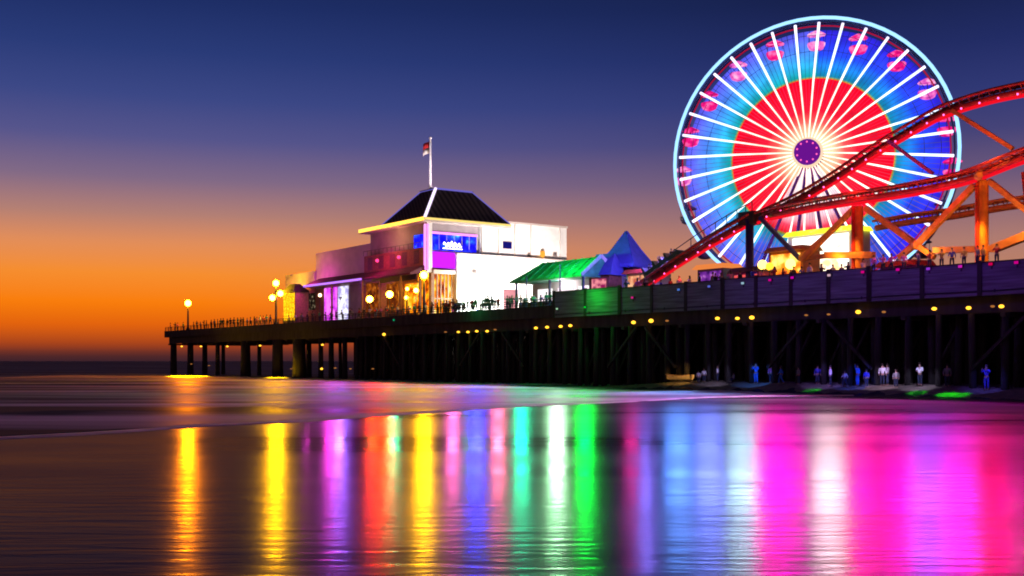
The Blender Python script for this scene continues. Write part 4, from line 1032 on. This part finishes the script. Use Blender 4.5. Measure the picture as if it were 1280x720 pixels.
MB().box(*(lambda p: (p.x-1.2, p.x+1.2, 5.6, 7.0, p.z-1.3, p.z+.3))(pb(936,268,6.2))).build('gantry_head', M['timber'], coast)
member(1280,215,1292,330,9,.4,'redsteel','column')
# train climbing the ramp
cr = tR; 
tn = thing('coaster_train', 'dark coaster train of three cars climbing the red lift ramp', 'roller coaster train', 0, 0, 0)
def at_(f_): i = f_*(len(cr)-1); k_ = int(i); return cr[k_].lerp(cr[min(k_+1, len(cr)-1)], i-k_)
for j, f_ in enumerate((.60, .69, .78)):
    p = at_(f_); q = at_(f_-.04); t = (q-p).normalized(); s_ = t.cross(Vector((0,0,1))).normalized(); u_ = s_.cross(t)
    fr = Matrix((t, s_, u_)).transposed()
    m = MB(); prof = [(-1.2,.15),(1.2,.15),(1.3,.7),(.9,1.0),(.5,.75),(-.8,.75),(-1.0,1.5),(-1.25,1.5)]
    nprof = len(prof); m.v = [tuple(p+fr @ Vector((x, -.6, z))) for x, z in prof]+[tuple(p+fr @ Vector((x, .6, z))) for x, z in prof]
    m.f = [tuple(range(nprof)), tuple(range(2*nprof-1, nprof-1, -1))]+[((k+1) % nprof, k, nprof+k, nprof+(k+1) % nprof) for k in range(nprof)]
    cbd = m.build('car', M['steel'], tn)
    for sx in (-.8, .8):
        for sy in (-.62, .62): w0 = p+fr @ Vector((sx, sy, .12)); MB().ball(w0, .17, 8).build('wheel', M['tiestl'], cbd)
    for sy in (-.3, .3):
        loc = W(*(p+fr @ Vector((-.3, sy, .75)))); loc.z -= .93
        person(loc, ROT+PI/2, 'sit' if j != 1 else 'wave', 'sh_black', 'rider in dark clothes sitting in the coaster train on the ramp', 'riders in the coaster train')
fixz = Matrix.Translation(Vector((A0[0], A0[1], 0))) @ Matrix.Rotation(ROT, 4, 'Z')

# ------------------------------------------------------------------ light from the pier's lamps, with unseen fill lights added
lamp('wall flood', 'AREA', W(AC+14, B0+18, DECK+1.5), 15000, (255, 236, 228), 5, target=W(AC, B0+20, DECK+8))
lamp('wall flood low', 'AREA', W(AC+6, B0+8, DECK+1.0), 5000, (235, 255, 250), 3, target=W(AC, B0+12, DECK+5))
for x, y, pw in ((235, 470.5, 1500000), (345, 472.5, 1100000)): lamp('sea pool spot', 'SPOT', W(ca(x, -1), -1.2, DECK+5), pw, (255, 200, 0), .2, spot=math.radians(17), target=ground(x, y))  # spots added to lay yellow pools on the sea
lamp('rail green', 'POINT', W(ca(582, -2), -2.0, DECK+.6), 160, (0, 255, 140), .3)
lamp('terrace violet', 'POINT', W(ca(430, 3), 4.2, DECK+7.6), 500, (190, 50, 255), .4)
for x in (1100, 1150, 1200, 1245): lamp('queue fill', 'POINT', W(ca(x, 2.0), .5, DECK+4.2), 90, (255, 120, 190) if x < 1160 else (255, 170, 90), .15)  # unseen lights added to brighten the queue
lamp('flag light', 'SPOT', W(AC+2, B0+2, DECK+ZR-1), 9000, (255, 235, 240), .3, spot=1.3, target=W(AC+tx1, B0+ty0, DECK+ZR+5))
lamp('stall green', 'POINT', W(ca(690, 1), 1.2, DECK+7.5), 2800, (20, 255, 110), .5)
lamp('stall green low', 'POINT', W(ca(725, -3), -2.2, DECK+.9), 420, (0, 255, 60), .4)
lamp('stall inner', 'POINT', W(ca(700, 6), 6.2, DECK+3.2), 500, (255, 225, 235), .3)
lamp('tent blue', 'POINT', W(ca(815, 6), 5.0, DECK+7), 8500, (130, 110, 255), .5)
lamp('wing pink', 'POINT', W(ca(386, 5), 4.5, DECK+8.5), 1300, (255, 60, 220), .5)
lamp('wing pink far', 'POINT', W(ca(362, 7), 6.0, DECK+6), 500, (255, 80, 150), .5)
lamp('wing amber', 'POINT', W(ca(474, 4), 5.0, DECK+15), 700, (255, 190, 120), .5)
lamp('eave amber', 'POINT', W(ca(520, 5), 2.5, DECK+9.5), 220, (255, 120, 60), .5)
lamp('balcony red', 'POINT', W(ca(470, 5), 3.8, DECK+11), 1100, (255, 20, 150), .4)
for x, b, z, pw, col in ((1062,3.2,4.5,260,(255,150,60)),(1150,2.6,3.4,300,(255,160,60)),(1220,2.8,5,260,(255,150,50)),(1275,2.2,4.5,420,(255,165,60)),(1040,3.2,3.6,200,(255,170,60)),(1226,2.4,12,260,(255,140,50)),(1100,6.5,14,120,(255,80,80))):
    lamp('coaster lamp', 'POINT', W(ca(x, b), b, DECK+z), pw, col, .3)
for x, y, b, pw in ((1285,140,4.5,330),(1215,160,4.5,300),(1130,196,4.5,300),(1060,240,3,220),(990,280,3,200),(900,318,2.6,140),(850,345,2,110),(1265,214,1.5,260),(1170,246,1.5,260),(1110,258,1.5,200)):
    p = pb(x, y, b); lamp('track fill', 'POINT', W(*p), pw*.8, (255, 60, 50) if x < 1200 else (255, 90, 60), .3)  # red lights added to warm the rails
for x in (830, 900, 960, 1020, 1080, 1140, 1200, 1270):
    lamp('fence wash', 'POINT', W(ca(x, -5), -5, DECK+1), 110 if x > 880 else 45, (120, 40, 255) if x > 880 else (70, 60, 160), .5)  # points added over the beach to tint the fence purple
for x, z, pw, col in ((945,3.0,60,(60,120,255)),(1030,3.0,50,(150,120,255)),(1072,3.0,60,(70,90,255)),(1106,3.0,60,(220,190,255)),(1150,3,50,(200,190,255)),(1233,3,40,(90,80,255)),(895,2.5,35,(190,180,255)),(852,2.2,50,(255,190,90))):
    lamp('sand lamp', 'SPOT', W(ca(x, -3.6), -3.6, z+1.6), pw*22, col, .15, spot=.8, target=W(ca(x, 0), 0, 1.2))
for x, pw in ((1016, 26), (1146, 30), (1184, 60), (1200, 40)):
    a_ = ca(x, -2.2); lamp('green sand lamp', 'SPOT', W(a_, -2.4, 3.0), pw*14, (30, 255, 0), .1, spot=.8, target=W(a_, -2.2, 0))

# ------------------------------------------------------------------ render settings
C.view_settings.view_transform = 'Standard'; C.view_settings.look = 'None'; C.view_settings.exposure = 0; C.view_settings.gamma = 1
cy = C.cycles
cy.use_denoising = True
try: cy.denoiser = 'OPENIMAGEDENOISE'
except Exception: pass
cy.use_light_tree = True; cy.max_bounces = 5; cy.diffuse_bounces = 2; cy.glossy_bounces = 3; cy.transmission_bounces = 2
cy.sample_clamp_indirect = 8; cy.filter_width = 1.9 if hasattr(cy, 'filter_width') else 1.5
cy.caustics_reflective = True; cy.volume_bounces = 0
C.render.engine = 'CYCLES'
